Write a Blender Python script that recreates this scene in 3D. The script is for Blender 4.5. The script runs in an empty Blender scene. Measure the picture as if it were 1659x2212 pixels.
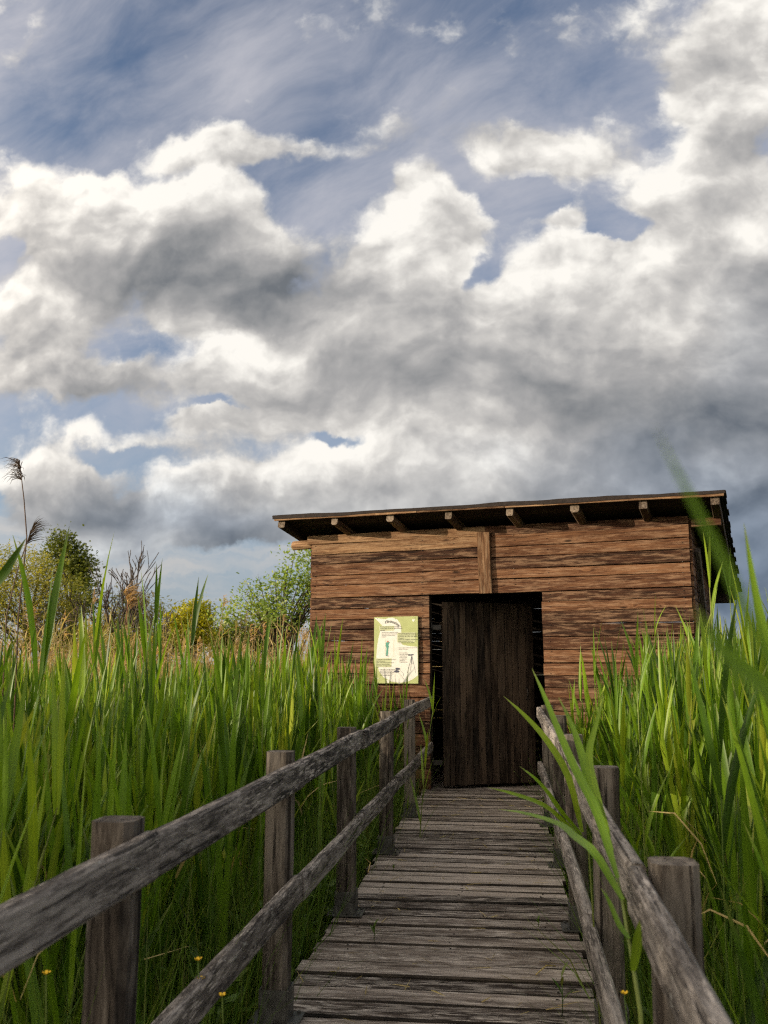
import bpy, math, random
import numpy as np
from mathutils import Vector, Matrix

random.seed(7)
rng = np.random.default_rng(11)
SC = bpy.context.scene
COL = SC.collection

# ------------------------------------------------------------------ helpers
class NT:
    """small node-tree helper"""
    def __init__(s, tree): s.t = tree
    def n(s, typ, **kw):
        nd = s.t.nodes.new(typ)
        for k, v in kw.items(): setattr(nd, k, v)
        return nd
    def put(s, sock, v):
        if v is None: return
        if isinstance(v, bpy.types.NodeSocket): s.t.links.new(v, sock)
        else: sock.default_value = v
    def m(s, op, a, b=None, c=None, clamp=False):
        nd = s.n('ShaderNodeMath', operation=op, use_clamp=clamp)
        s.put(nd.inputs[0], a)
        if b is not None: s.put(nd.inputs[1], b)
        if c is not None: s.put(nd.inputs[2], c)
        return nd.outputs[0]
    def v(s, op, a, b=None, out=0):
        nd = s.n('ShaderNodeVectorMath', operation=op)
        s.put(nd.inputs[0], a)
        if b is not None:
            if op == 'SCALE': s.put(nd.inputs[3], b)
            else: s.put(nd.inputs[1], b)
        return nd.outputs[1 if op in ('LENGTH', 'DOT_PRODUCT', 'DISTANCE') else 0]
    def noise(s, vec, scale=1., detail=4., rough=.5, dist=0., color=False, dim='3D'):
        nd = s.n('ShaderNodeTexNoise', noise_dimensions=dim)
        s.put(nd.inputs['Vector'], vec)
        s.put(nd.inputs['Scale'], scale); s.put(nd.inputs['Detail'], detail)
        s.put(nd.inputs['Roughness'], rough); s.put(nd.inputs['Distortion'], dist)
        return nd.outputs[1 if color else 0]
    def mr(s, val, a, b, c=0., d=1., smooth=True):
        nd = s.n('ShaderNodeMapRange', interpolation_type='SMOOTHSTEP' if smooth else 'LINEAR')
        s.put(nd.inputs[0], val); s.put(nd.inputs[1], a); s.put(nd.inputs[2], b)
        s.put(nd.inputs[3], c); s.put(nd.inputs[4], d)
        return nd.outputs[0]
    def ramp(s, fac, stops, interp='LINEAR'):
        nd = s.n('ShaderNodeValToRGB'); cr = nd.color_ramp; cr.interpolation = interp
        while len(cr.elements) < len(stops): cr.elements.new(.5)
        for e, (p, c) in zip(cr.elements, stops):
            e.position = p; e.color = (*c, 1) if len(c) == 3 else c
        s.put(nd.inputs[0], fac)
        return nd.outputs[0]
    def mix(s, fac, a, b, mode='MIX'):
        nd = s.n('ShaderNodeMix', data_type='RGBA', blend_type=mode)
        s.put(nd.inputs[0], fac)
        for i, x in ((6, a), (7, b)):
            if isinstance(x, tuple) and len(x) == 3: x = (*x, 1)
            s.put(nd.inputs[i], x)
        return nd.outputs[2]
    def attr(s, name, out='Fac'):
        return s.n('ShaderNodeAttribute', attribute_name=name).outputs[out]
    def sep(s, vec):
        nd = s.n('ShaderNodeSeparateXYZ'); s.put(nd.inputs[0], vec); return nd.outputs
    def comb(s, x=0., y=0., z=0.):
        nd = s.n('ShaderNodeCombineXYZ')
        for i, k in enumerate((x, y, z)): s.put(nd.inputs[i], k)
        return nd.outputs[0]

def newmat(name):
    m = bpy.data.materials.new(name); m.use_nodes = True
    m.node_tree.nodes.clear()
    t = NT(m.node_tree)
    out = t.n('ShaderNodeOutputMaterial')
    return m, t, out

def principled(t, out, color, rough=.8, bump=None, bstr=.3, bdist=.01, metal=0., spec=.3):
    p = t.n('ShaderNodeBsdfPrincipled')
    if isinstance(color, tuple) and len(color) == 3: color = (*color, 1)
    t.put(p.inputs['Base Color'], color); t.put(p.inputs['Roughness'], rough)
    t.put(p.inputs['Metallic'], metal); t.put(p.inputs['Specular IOR Level'], spec)
    if bump is not None:
        b = t.n('ShaderNodeBump'); t.put(b.inputs['Strength'], bstr); t.put(b.inputs['Distance'], bdist)
        t.put(b.inputs['Height'], bump); t.put(p.inputs['Normal'], b.outputs[0])
    t.put(out.inputs[0], p.outputs[0])
    return p

# ---- tagging
def tag(o, label=None, cat=None, group=None, kind=None):
    if label: o['label'] = label
    if cat: o['category'] = cat
    if group: o['group'] = group
    if kind: o['kind'] = kind
    return o
def empty(name, loc=(0, 0, 0), rz=0.):
    o = bpy.data.objects.new(name, None); COL.objects.link(o)
    o.location = loc; o.rotation_euler = (0, 0, rz); o.empty_display_size = .2
    return o
def link(name, me, parent=None):
    o = bpy.data.objects.new(name, me); COL.objects.link(o)
    if parent is not None: o.parent = parent
    return o

def np_mesh(name, V, F, mats, midx=None, attrs=None, smooth=False):
    """V (n,3), F list of (m,k) int arrays; attrs {name: array(n) or (n,3)}"""
    me = bpy.data.meshes.new(name)
    V = np.asarray(V, dtype=np.float32)
    if not isinstance(F, (list, tuple)): F = [F]
    tot = np.concatenate([np.full(len(f), f.shape[1], dtype=np.int32) for f in F])
    vi = np.concatenate([f.reshape(-1) for f in F]).astype(np.int32)
    st = np.zeros(len(tot), dtype=np.int32); st[1:] = np.cumsum(tot)[:-1]
    me.vertices.add(len(V)); me.vertices.foreach_set('co', V.reshape(-1))
    me.loops.add(len(vi)); me.loops.foreach_set('vertex_index', vi)
    me.polygons.add(len(tot)); me.polygons.foreach_set('loop_start', st)
    me.polygons.foreach_set('loop_total', tot)
    for m in (mats if isinstance(mats, (list, tuple)) else [mats]): me.materials.append(m)
    if midx is not None: me.polygons.foreach_set('material_index', np.asarray(midx, dtype=np.int32))
    if smooth: me.polygons.foreach_set('use_smooth', np.ones(len(tot), dtype=bool))
    for k, a in (attrs or {}).items():
        a = np.asarray(a, dtype=np.float32)
        if a.ndim == 1:
            at = me.attributes.new(k, 'FLOAT', 'POINT'); at.data.foreach_set('value', a)
        else:
            at = me.attributes.new(k, 'FLOAT_VECTOR', 'POINT'); at.data.foreach_set('vector', a.reshape(-1))
    me.update(calc_edges=True); me.validate()
    return me

class MB:
    """collects boards, tubes and plates into one mesh with grain coordinates"""
    def __init__(s): s.V = []; s.F = []; s.G = []; s.R = []; s.M = []; s.S = []
    def add(s, verts, faces, gc, rnd, mi=0, smooth=False):
        o = len(s.V); s.V += [tuple(v) for v in verts]; s.G += [tuple(g) for g in gc]; s.R += [rnd] * len(verts)
        s.F += [tuple(i + o for i in f) for f in faces]; s.M += [mi] * len(faces); s.S += [smooth] * len(faces)
    def board(s, A, B, wd, td, w, t, seg=1, jw=0., jt=0., bev=.004, mi=0, rnd=None, w2=None, wob=0., edge=None):
        """board from A to B (its axis), wd/td = unit width/thickness dirs, w/t sizes"""
        A, B, wd, td = map(lambda q: np.asarray(q, float), (A, B, wd, td))
        L = np.linalg.norm(B - A); ax = (B - A) / max(L, 1e-9)
        rnd = random.random() if rnd is None else rnd
        off = np.array([random.uniform(0, 60), random.uniform(0, 60), random.uniform(0, 60)])
        hw, ht = w / 2, t / 2; b = min(bev, hw * .45, ht * .45)
        sec = [(-hw + b, -ht), (hw - b, -ht), (hw, -ht + b), (hw, ht - b), (hw - b, ht), (-hw + b, ht), (-hw, ht - b), (-hw, -ht + b)]
        verts = []; gcs = []
        ph = [random.uniform(0, 6.28) for _ in range(8)]
        for k in range(seg + 1):
            u = k / seg; c = A + (B - A) * u
            sw = 1 if w2 is None else (1 + (w2 / w - 1) * u)
            x = u * L
            e1 = jw * (math.sin(x * 2.1 + ph[0]) * .6 + math.sin(x * 5.3 + ph[1]) * .4 + random.uniform(-.5, .5))
            e2 = jw * (math.sin(x * 1.9 + ph[2]) * .6 + math.sin(x * 4.7 + ph[3]) * .4 + random.uniform(-.5, .5))
            dt = jt * (math.sin(x * 1.7 + ph[4]) + .4 * math.sin(x * 4.1 + ph[5]))
            dc = wob * (math.sin(x * 1.1 + ph[6]) * wd + math.sin(x * 1.3 + ph[7]) * td)
            for (a, q) in sec:
                aa = a * sw + (e1 if a > 0 else e2)
                verts.append(c + dc + wd * aa + td * (q + dt)); gcs.append(off + np.array([x, a, q]))
        F = []
        for k in range(seg):
            for i in range(8):
                j = (i + 1) % 8
                F.append((k * 8 + i, k * 8 + j, (k + 1) * 8 + j, (k + 1) * 8 + i))
        F.append(tuple(range(7, -1, -1))); F.append(tuple(seg * 8 + i for i in range(8)))
        # keep outward orientation
        if np.dot(np.cross(ax, wd), td) < 0: F = [f[::-1] for f in F]
        F = [f[::-1] for f in F] if False else F
        o = len(s.F)
        s.add(verts, F, gcs, rnd, mi)
        if edge is not None:
            for k in range(seg):
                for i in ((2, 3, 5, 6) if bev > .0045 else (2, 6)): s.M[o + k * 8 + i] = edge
    def tube(s, pts, rad, k=8, mi=0, rnd=None, smooth=True, cap=True, wob=0.):
        pts = [np.asarray(p, float) for p in pts]; n = len(pts)
        rnd = random.random() if rnd is None else rnd
        off = np.random.default_rng(len(s.V) + 3).uniform(0, 60, 3)
        verts = []; gcs = []; L = 0.
        ref = np.array([.31, .2, .93])
        d0 = pts[-1] - pts[0]; d0 /= max(np.linalg.norm(d0), 1e-9)
        if abs(d0 @ ref) > .9: ref = np.array([.9, .3, .1])
        for i, p in enumerate(pts):
            d = pts[min(i + 1, n - 1)] - pts[max(i - 1, 0)]; d /= max(np.linalg.norm(d), 1e-9)
            a = np.cross(d, ref); a /= np.linalg.norm(a); b = np.cross(d, a)
            if i: L += np.linalg.norm(p - pts[i - 1])
            r = rad[i] if hasattr(rad, '__len__') else rad
            for j in range(k):
                th = 2 * math.pi * j / k; rr = r * (1 + wob * random.uniform(-1, 1))
                verts.append(p + (a * math.cos(th) + b * math.sin(th)) * rr)
                gcs.append(off + np.array([L, r * math.cos(th), r * math.sin(th)]))
        F = []
        for i in range(n - 1):
            for j in range(k):
                q = (j + 1) % k
                F.append((i * k + j, i * k + q, (i + 1) * k + q, (i + 1) * k + j))
        ns = len(F)
        if cap: F.append(tuple(range(k - 1, -1, -1))); F.append(tuple((n - 1) * k + j for j in range(k)))
        o = len(s.F)
        s.add(verts, F, gcs, rnd, mi, smooth)
        if cap: s.S[-1] = s.S[-2] = False
    def poly(s, pts, depth, mi=0, rnd=.5):
        """flat outline (list of 3D points) extruded by vector depth"""
        pts = [np.asarray(p, float) for p in pts]; n = len(pts); d = np.asarray(depth, float)
        verts = pts + [p + d for p in pts]
        F = [tuple(range(n)), tuple(range(2 * n - 1, n - 1, -1))] + [(i, i + n, (i + 1) % n + n, (i + 1) % n) for i in range(n)]
        s.add(verts, F, verts, rnd, mi)
    def build(s, name, mats, parent=None):
        me = bpy.data.meshes.new(name)
        me.from_pydata(s.V, [], s.F)
        for m in (mats if isinstance(mats, (list, tuple)) else [mats]): me.materials.append(m)
        me.polygons.foreach_set('material_index', s.M)
        me.polygons.foreach_set('use_smooth', s.S)
        a = me.attributes.new('gc', 'FLOAT_VECTOR', 'POINT'); a.data.foreach_set('vector', np.array(s.G, dtype=np.float32).reshape(-1))
        a = me.attributes.new('rnd', 'FLOAT', 'POINT'); a.data.foreach_set('value', np.array(s.R, dtype=np.float32))
        me.update()
        import bmesh
        bm = bmesh.new(); bm.from_mesh(me); bmesh.ops.recalc_face_normals(bm, faces=bm.faces); bm.to_mesh(me); bm.free()
        return link(name, me, parent)

# ------------------------------------------------------------------ camera
CW, CH, CF = 1659., 2212., 2000.
TH = math.atan(341 / CF); PSI = math.atan(264 / CF * math.cos(TH)); CAMZ = 1.3
Fw = np.array([-math.sin(PSI) * math.cos(TH), math.cos(PSI) * math.cos(TH), math.sin(TH)])
Rt = np.array([math.cos(PSI), math.sin(PSI), 0.]); Up = np.cross(Rt, Fw)
CP = np.array([0., 0., CAMZ])
def ray(x, y): return Fw + Rt * (x - CW / 2) / CF - Up * (y - CH / 2) / CF
def at(x, y, Y):
    """world point seen along a photo direction at distance Y along the boardwalk"""
    d = ray(x, y); return CP + d * (Y / d[1])
cam = bpy.data.cameras.new("camera"); camo = bpy.data.objects.new("camera", cam); COL.objects.link(camo)
cam.sensor_fit = 'VERTICAL'; cam.sensor_height = 36.; cam.lens = 36. * CF / CH
cam.clip_start = .02; cam.clip_end = 20000.
camo.location = CP; camo.rotation_euler = (math.pi / 2 + TH, 0, PSI)
cam.dof.use_dof = True; cam.dof.focus_distance = 7.0; cam.dof.aperture_fstop = 5.6
SC.camera = camo

# ------------------------------------------------------------------ light
SHADE_TREES = [(-11.5, -3.6, 4.2, 2.2), (-12.2, -1.5, 4.0, 1.9), (-12.8, .5, 3.3, 1.6), (-9.5, -6.5, 4.4, 2.5)]
SUN_AZ = math.radians(247.); SUN_EL = math.radians(11.5)
sl = bpy.data.lights.new("sun", 'SUN'); sl.energy = 5.0; sl.angle = math.radians(.6); sl.color = (1., .83, .61)
slo = bpy.data.objects.new("sun", sl); COL.objects.link(slo)
tos = Vector((math.sin(SUN_AZ) * math.cos(SUN_EL), math.cos(SUN_AZ) * math.cos(SUN_EL), math.sin(SUN_EL)))
slo.rotation_euler = tos.to_track_quat('Z', 'Y').to_euler(); slo.location = (-8, -4, 9)

# ------------------------------------------------------------------ world: sky with clouds
def S(x, y):
    d = ray(x, y); return d[0] / d[1], d[2] / d[1]
# cumulus bodies: x, y, half width, half height (photo units), weight
CLOUD = [
 (130, 480, 230, 150, 1.2), (380, 490, 230, 130, 1.15), (520, 580, 230, 130, 1.), (180, 430, 110, 90, .7), (460, 440, 110, 80, .6),
 (860, 520, 170, 150, 1.0), (930, 470, 120, 80, .7), (900, 620, 240, 120, .9), (830, 400, 90, 70, .45),
 (1330, 620, 270, 170, 1.2), (1250, 530, 130, 80, .7), (1500, 480, 190, 190, 1.1), (1590, 250, 130, 280, 1.0), (1600, 600, 170, 280, 1.1), (1620, 60, 140, 150, .8),
 (1200, 800, 520, 190, 1.3), (800, 730, 330, 130, 1.1), (450, 670, 170, 75, .8), (640, 800, 330, 110, .8), (1560, 850, 260, 260, 1.2),
 (180, 830, 260, 75, .95), (470, 900, 120, 34, .7), (120, 700, 170, 80, .45), (60, 640, 90, 60, .5),
 (130, 1070, 200, 100, 1.15), (400, 1110, 240, 110, 1.1), (760, 1020, 420, 80, .95), (1150, 990, 420, 110, 1.1), (1500, 1090, 330, 170, 1.1), (1580, 1260, 260, 120, 1.1), (600, 1060, 220, 60, .8), (430, 1150, 260, 60, .85), (120, 1160, 200, 50, .6), (1000, 1090, 300, 80, .8), (150, 650, 220, 100, .45), (90, 770, 220, 80, .5), (330, 960, 300, 50, .5), (620, 900, 260, 60, .5), (250, 560, 260, 120, .6),
 (700, 1130, 400, 80, .7), (1200, 460, 90, 30, .5), (1180, 300, 240, 110, .55), (480, 330, 200, 60, .5), (780, 115, 55, 40, .16), (670, 65, 45, 24, .14), (1500, 150, 90, 90, .4), (1130, 330, 300, 70, .42), (560, 330, 280, 50, .4), (900, 290, 260, 50, .15)]
# shaded undersides
DARK = [(330, 600, 170, 60, .55), (560, 620, 230, 80, .85), (780, 690, 220, 90, .7), (1060, 790, 330, 90, .45), (1330, 810, 240, 70, .28), (1560, 900, 220, 130, .32), (960, 900, 260, 50, .16),
 (300, 840, 170, 50, .6), (300, 1085, 120, 55, .4), (420, 1130, 210, 70, .75), (1500, 1100, 330, 150, .8), (750, 1130, 400, 70, .35), (1620, 650, 120, 200, .35), (60, 830, 90, 30, .3), (1600, 1230, 300, 160, .95), (1480, 960, 260, 90, .4), (220, 1090, 90, 50, .25), (620, 640, 160, 50, .4), (450, 540, 160, 50, .35)]
# openings of clear blue
CLEAR = [(1330, 480, 130, 45, .9), (1020, 580, 60, 80, .8), (1100, 430, 120, 45, .7), (20, 530, 60, 70, .8), (770, 405, 60, 40, .5), (490, 872, 80, 22, .7), (740, 942, 80, 22, .6), (250, 985, 130, 28, .6), (60, 600, 60, 40, .3), (840, 150, 190, 120, .55), (30, 70, 80, 70, .4), (1090, 130, 60, 50, .4)]

SKY_TINT = (1.22, 1.10, 1.12)
W = bpy.data.worlds.new("World"); SC.world = W; W.use_nodes = True
W.node_tree.nodes.clear(); t = NT(W.node_tree)
wo = t.n('ShaderNodeOutputWorld'); bg = t.n('ShaderNodeBackground')
sky = t.n('ShaderNodeTexSky', sky_type='NISHITA'); sky.sun_disc = False
sky.sun_elevation = SUN_EL; sky.sun_rotation = SUN_AZ; sky.altitude = 300; sky.air_density = 1.; sky.dust_density = .4; sky.ozone_density = 2.
SKY_STRENGTH = .13
gen = t.n('ShaderNodeTexCoord').outputs['Generated']
dx, dy, dz = t.sep(gen)
inv = t.m('DIVIDE', 1., t.m('MAXIMUM', dy, .22))
back = t.m('MINIMUM', dy, .22)
P = t.comb(t.m('MULTIPLY', dx, inv), t.m('MULTIPLY', dz, inv), t.m('MULTIPLY', back, 4.))
PZ = t.sep(P)[1]
w1 = t.v('SCALE', t.v('SUBTRACT', t.noise(P, 5., 3., .55, color=True), (.5, .5, .5)), .12)
w2 = t.v('SCALE', t.v('SUBTRACT', t.noise(P, 19., 5., .6, color=True), (.5, .5, .5)), .05)
q = t.v('MULTIPLY', t.v('ADD', t.v('ADD', P, w1), w2), (1, 1, 0))
def blobs(lst, height=False, grow=1.):
    acc = hgt = None
    for (x, y, sx, sy, a) in lst:
        X, Z = S(x, y)
        r = t.v('MULTIPLY', t.v('SUBTRACT', q, (X, Z, 0)), (CF / sx * .95 / grow, CF / sy * .95 / grow, 0))
        f = t.mr(t.v('LENGTH', r), 1.25, 0., 0., a)
        acc = f if acc is None else t.m('ADD', acc, f)
        if height:
            zc = t.v('DOT_PRODUCT', r, (-.35, 1., 0))
            hgt = t.m('MULTIPLY', zc, f) if hgt is None else t.m('MULTIPLY_ADD', zc, f, hgt)
    return (acc, t.m('DIVIDE', hgt, t.m('ADD', acc, .25))) if height else acc
D, Hh = blobs(CLOUD, True); G = blobs(DARK, grow=1.45); SL = blobs([(1610, 1150, 330, 260, .95), (300, 1090, 150, 60, .5), (440, 1150, 170, 60, .55), (1250, 1010, 300, 70, .25), (1640, 760, 120, 200, .3)], grow=1.2); K = blobs(CLEAR)
D = t.m('MINIMUM', D, 1.2)
D = t.m('ADD', D, t.mr(dy, .30, .1, 0., .75))
pn = t.v('MULTIPLY', t.v('ADD', P, w1), (1., 1.35, 1.))
def fbm(off, det):
    return t.noise(t.v('ADD', pn, off) if off else pn, 6.2, det, .52)
qc = t.v('MULTIPLY', t.v('ADD', t.v('ADD', P, t.v('SCALE', w1, .35)), t.v('SCALE', w2, .45)), (1., 1.15, 0.))
def cauli(off):
    vo = t.n('ShaderNodeTexVoronoi', feature='SMOOTH_F1', voronoi_dimensions='2D', normalize=True)
    t.put(vo.inputs['Vector'], t.v('ADD', qc, off)); vo.inputs['Scale'].default_value = 6.5; vo.inputs['Detail'].default_value = 3.5; vo.inputs['Roughness'].default_value = .55; vo.inputs['Smoothness'].default_value = .6; vo.inputs['Lacunarity'].default_value = 2.3
    return vo.outputs['Distance']
ca = cauli((0, 0, 0)); ca1 = cauli((-.010, .018, 0))
fb = fbm(None, 9.); fo1 = fbm((-.012, .026, 0), 6.); fo2 = fbm((-.03, .07, 0), 3.)
fine = t.noise(t.v('ADD', P, w2), 27., 7., .62)
dens = t.m('ADD', t.m('SUBTRACT', D, K), t.m('ADD', t.m('MULTIPLY', t.m('SUBTRACT', fb, .5), 1.5), t.m('MULTIPLY_ADD', t.m('SUBTRACT', .42, ca), .7, t.m('MULTIPLY', t.m('SUBTRACT', fine, .5), .5))))
alpha = t.mr(dens, .12, .54)
light = t.m('MULTIPLY_ADD', Hh, .33, .61)
light = t.m('MULTIPLY_ADD', t.m('SUBTRACT', fb, fo1), .62, light)
light = t.m('MULTIPLY_ADD', t.m('SUBTRACT', fb, fo2), .8, light)
light = t.m('MULTIPLY_ADD', t.m('SUBTRACT', fine, .5), .22, light)
light = t.m('MULTIPLY_ADD', t.m('SUBTRACT', ca1, ca), .72, light)
light = t.m('MULTIPLY_ADD', t.m('MINIMUM', G, 1.), -.34, light)
light = t.m('SUBTRACT', light, t.mr(PZ, .22, .02, 0., .06))
ccol = t.ramp(light, [(0., (.165, .18, .20)), (.2, (.285, .29, .298)), (.4, (.415, .408, .405)), (.58, (.61, .59, .565)), (.79, (1.0, .965, .90))])
low = t.mr(PZ, .24, .03)
ccol = t.mix(t.m('MULTIPLY', low, .6), ccol, t.mix(1., ccol, (.62, .84, 1.08), 'MULTIPLY'))
ccol = t.mix(t.m('MULTIPLY', SL, .75, clamp=True), ccol, t.mix(1., ccol, (.52, .66, .86), 'MULTIPLY'))
# high streaked veil
rot = t.n('ShaderNodeVectorRotate', rotation_type='Z_AXIS'); t.put(rot.inputs['Vector'], P); rot.inputs['Angle'].default_value = math.radians(-24)
vp = t.v('MULTIPLY', rot.outputs[0], (2.8, 6.5, 1.))
vw = t.v('SCALE', t.v('SUBTRACT', t.noise(P, 3., 2., .5, color=True), (.5, .5, .5)), 1.1)
veil = t.noise(t.v('ADD', vp, vw), 1.3, 10., .62)
veil2 = t.noise(P, 3.2, 4., .5)
va = t.m('MULTIPLY', t.mr(t.m('ADD', t.m('MULTIPLY', veil, .62), t.m('MULTIPLY', veil2, .5)), .34, .78), .92)
skyc = t.mix(1., sky.outputs[0], SKY_TINT, 'MULTIPLY')
base = t.v('SCALE', skyc, SKY_STRENGTH)
hz = t.mr(PZ, .30, .02)
base = t.mix(t.m('MULTIPLY', hz, .75), base, (.27, .335, .44))
va = t.m('MULTIPLY', va, t.mr(PZ, .08, .36, .25, 1.))
base = t.mix(va, base, t.mix(hz, (.55, .55, .60), (.62, .62, .62)))
bands = t.noise(t.v('MULTIPLY', t.v('ADD', P, w2), (1.3, 11., 0.)), 2., 6., .55)
base = t.mix(t.m('MULTIPLY', t.mr(bands, .42, .66), t.mr(PZ, .28, .14, 0., .8)), base, (.60, .575, .55))
final = t.mix(alpha, base, ccol)
# brighter, warmer sky around the low sun, behind the camera
glow = t.m('POWER', t.m('MAXIMUM', t.v('DOT_PRODUCT', gen, tuple(tos)), 0.), 2.)
final = t.mix(1., final, t.mix(glow, (1., 1., 1.), (3.8, 3.3, 2.7)), 'MULTIPLY')
t.put(bg.inputs[0], final); bg.inputs[1].default_value = 1.0
t.put(wo.inputs[0], bg.outputs[0])
W.cycles.sampling_method = 'MANUAL'; W.cycles.sample_map_resolution = 512

# ------------------------------------------------------------------ materials
def wood_mat(name, dark, mid, light, grey=(.3, .28, .26), greyamt=.3, stain=.5, rough=.85, bstr=.6, freq=42., lich=0., span=.30, rv=.22, along=3., ck=.36, silver=0.):
    m, t, out = newmat(name)
    g = t.attr('gc', 'Vector'); r = t.attr('rnd')
    warp = t.noise(t.v('MULTIPLY', g, (1.6, 9., 9.)), 1., 3., .5)
    # knots: stretched cells around which the grain bends
    vor = t.n('ShaderNodeTexVoronoi', feature='F1', voronoi_dimensions='3D')
    t.put(vor.inputs['Vector'], t.v('MULTIPLY', g, (2.1, 7.0, .01))); vor.inputs['Scale'].default_value = 1.
    kd = vor.outputs['Distance']
    bend = t.m('MULTIPLY', t.mr(kd, .42, 0.), .055)
    gx, gy, gz = t.sep(g)
    y2 = t.m('ADD', t.m('ADD', gy, bend), t.m('MULTIPLY', warp, .05))
    gv = t.comb(t.m('MULTIPLY', gx, along), t.m('MULTIPLY', y2, freq), t.m('MULTIPLY', gz, freq))
    grain = t.noise(gv, 1., 5., .62)
    fine = t.noise(t.v('MULTIPLY', g, (along * 7., freq * 4, freq * 4)), 1., 4., .7)
    val = t.m('ADD', t.m('MULTIPLY', grain, .65), t.m('MULTIPLY', fine, .35))
    val = t.m('ADD', val, t.m('MULTIPLY', t.m('SUBTRACT', r, .5), rv))
    big = t.noise(t.v('MULTIPLY', g, (.9, 5., 5.)), 1., 5., .62)
    val = t.m('ADD', val, t.m('MULTIPLY', t.m('SUBTRACT', big, .5), stain))
    col = t.ramp(val, [(.5 - .5 * span, dark), (.5, mid), (.5 + .5 * span, light)])
    gm = t.m('MULTIPLY', t.mr(t.noise(t.v('MULTIPLY', g, (along * 1.6, freq * .45, freq * .45)), 1., 7., .75), .46, .62), greyamt)
    col = t.mix(gm, col, grey)
    knot = t.m('MULTIPLY', t.mr(kd, .13, .05), .85)
    col = t.mix(knot, col, tuple(c * .55 for c in dark))
    crack = t.mr(t.noise(t.v('MULTIPLY', g, (along * .6, freq * 1.2, freq * 1.2)), 1., 5., .62), ck - .025, ck + .02, 1., 0.)
    col = t.mix(t.m('MULTIPLY', crack, .8), col, tuple(c * .35 for c in dark))
    if silver:
        sv = t.mr(t.noise(t.v('MULTIPLY', g, (along * 3.2, freq * 1.6, freq * 1.6)), 1., 6., .72), .53, .60)
        sp_ = t.mr(t.noise(t.v('MULTIPLY', g, (1.8, 9., 9.)), 1., 4., .6), .42, .62)
        col = t.mix(t.m('MULTIPLY', t.m('MULTIPLY', sv, sp_), silver), col, tuple(min(.75, c * 1.25) for c in grey))
    if lich:
        l = t.mr(t.noise(t.v('MULTIPLY', g, (14., 40., 40.)), 1., 6., .75), .60, .68)
        l2 = t.mr(t.noise(t.v('MULTIPLY', g, (2.4, 9., 9.)), 1., 3., .5), .45, .62)
        col = t.mix(t.m('MULTIPLY', t.m('MULTIPLY', l, l2), lich), col, (.42, .42, .39))
    bump = t.m('SUBTRACT', t.m('ADD', t.m('MULTIPLY', grain, .6), t.m('MULTIPLY', fine, .4)), t.m('MULTIPLY', crack, .9))
    principled(t, out, col, rough, bump, bstr, .006, spec=.22)
    return m

M = {}
M['hut'] = wood_mat('hut_board_wood', (.013, .0052, .003), (.068, .027, .0128), (.215, .104, .050), grey=(.36, .225, .138), greyamt=.5, stain=.28, span=.42, rv=.28, freq=70., along=2.2, ck=.345)
M['hut_pale'] = wood_mat('hut_weathered_wood', (.04, .019, .009), (.155, .078, .038), (.38, .235, .128), grey=(.40, .28, .175), greyamt=.35, stain=.5, freq=70., span=.36)
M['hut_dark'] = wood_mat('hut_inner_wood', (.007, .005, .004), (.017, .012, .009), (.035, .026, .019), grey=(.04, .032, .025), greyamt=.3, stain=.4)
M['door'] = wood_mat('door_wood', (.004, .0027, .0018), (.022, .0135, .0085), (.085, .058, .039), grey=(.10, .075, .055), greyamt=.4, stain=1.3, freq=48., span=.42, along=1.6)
M['endgrain'] = wood_mat('end_grain_wood', (.05, .035, .025), (.14, .105, .075), (.28, .22, .165), grey=(.28, .235, .19), greyamt=.5, stain=.3)
M['rafter'] = wood_mat('rafter_wood', (.02, .011, .007), (.075, .045, .028), (.20, .135, .09), grey=(.22, .17, .12), greyamt=.4, stain=.5)
M['rail'] = wood_mat('rail_wood', (.017, .0145, .0125), (.085, .074, .066), (.27, .245, .225), grey=(.40, .36, .325), greyamt=.5, stain=1.0, lich=1., span=.36, freq=70., along=3.5, ck=.39, silver=.9)
M['post'] = wood_mat('post_wood', (.012, .009, .0075), (.060, .049, .040), (.17, .146, .122), grey=(.20, .178, .155), greyamt=.4, stain=1., span=.36, along=2.2, ck=.39, silver=.4)
M['deck'] = wood_mat('deck_wood', (.026, .018, .0135), (.140, .112, .094), (.38, .325, .285), grey=(.50, .45, .405), greyamt=.5, stain=.7, freq=55., span=.44, rv=.40, along=3., ck=.37, silver=.9)

M['deck_edge'] = wood_mat('gap_shade_board_edge', (.006, .005, .004), (.022, .017, .013), (.06, .048, .038), grey=(.07, .06, .05), greyamt=.3)  # board sides and bevels darkened, gap shade put into their colour
m, t, out = newmat('zinc_metal'); M['zinc'] = m
tc = t.n('ShaderNodeTexCoord').outputs['Object']
principled(t, out, t.ramp(t.noise(tc, 18., 5., .65), [(.3, (.06, .058, .052)), (.6, (.14, .14, .132)), (.8, (.22, .225, .215))]), .5, metal=.6)
m, t, out = newmat('dark_iron'); M['iron'] = m
principled(t, out, (.06, .055, .05), .5, metal=.7)
m, t, out = newmat('roof_felt'); M['felt'] = m
tc = t.n('ShaderNodeTexCoord').outputs['Object']
fn = t.noise(tc, 30., 6., .7)
principled(t, out, t.ramp(fn, [(.3, (.012, .009, .008)), (.6, (.028, .020, .017)), (.85, (.06, .046, .04))]), .85, fn, .5, .01)

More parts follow.
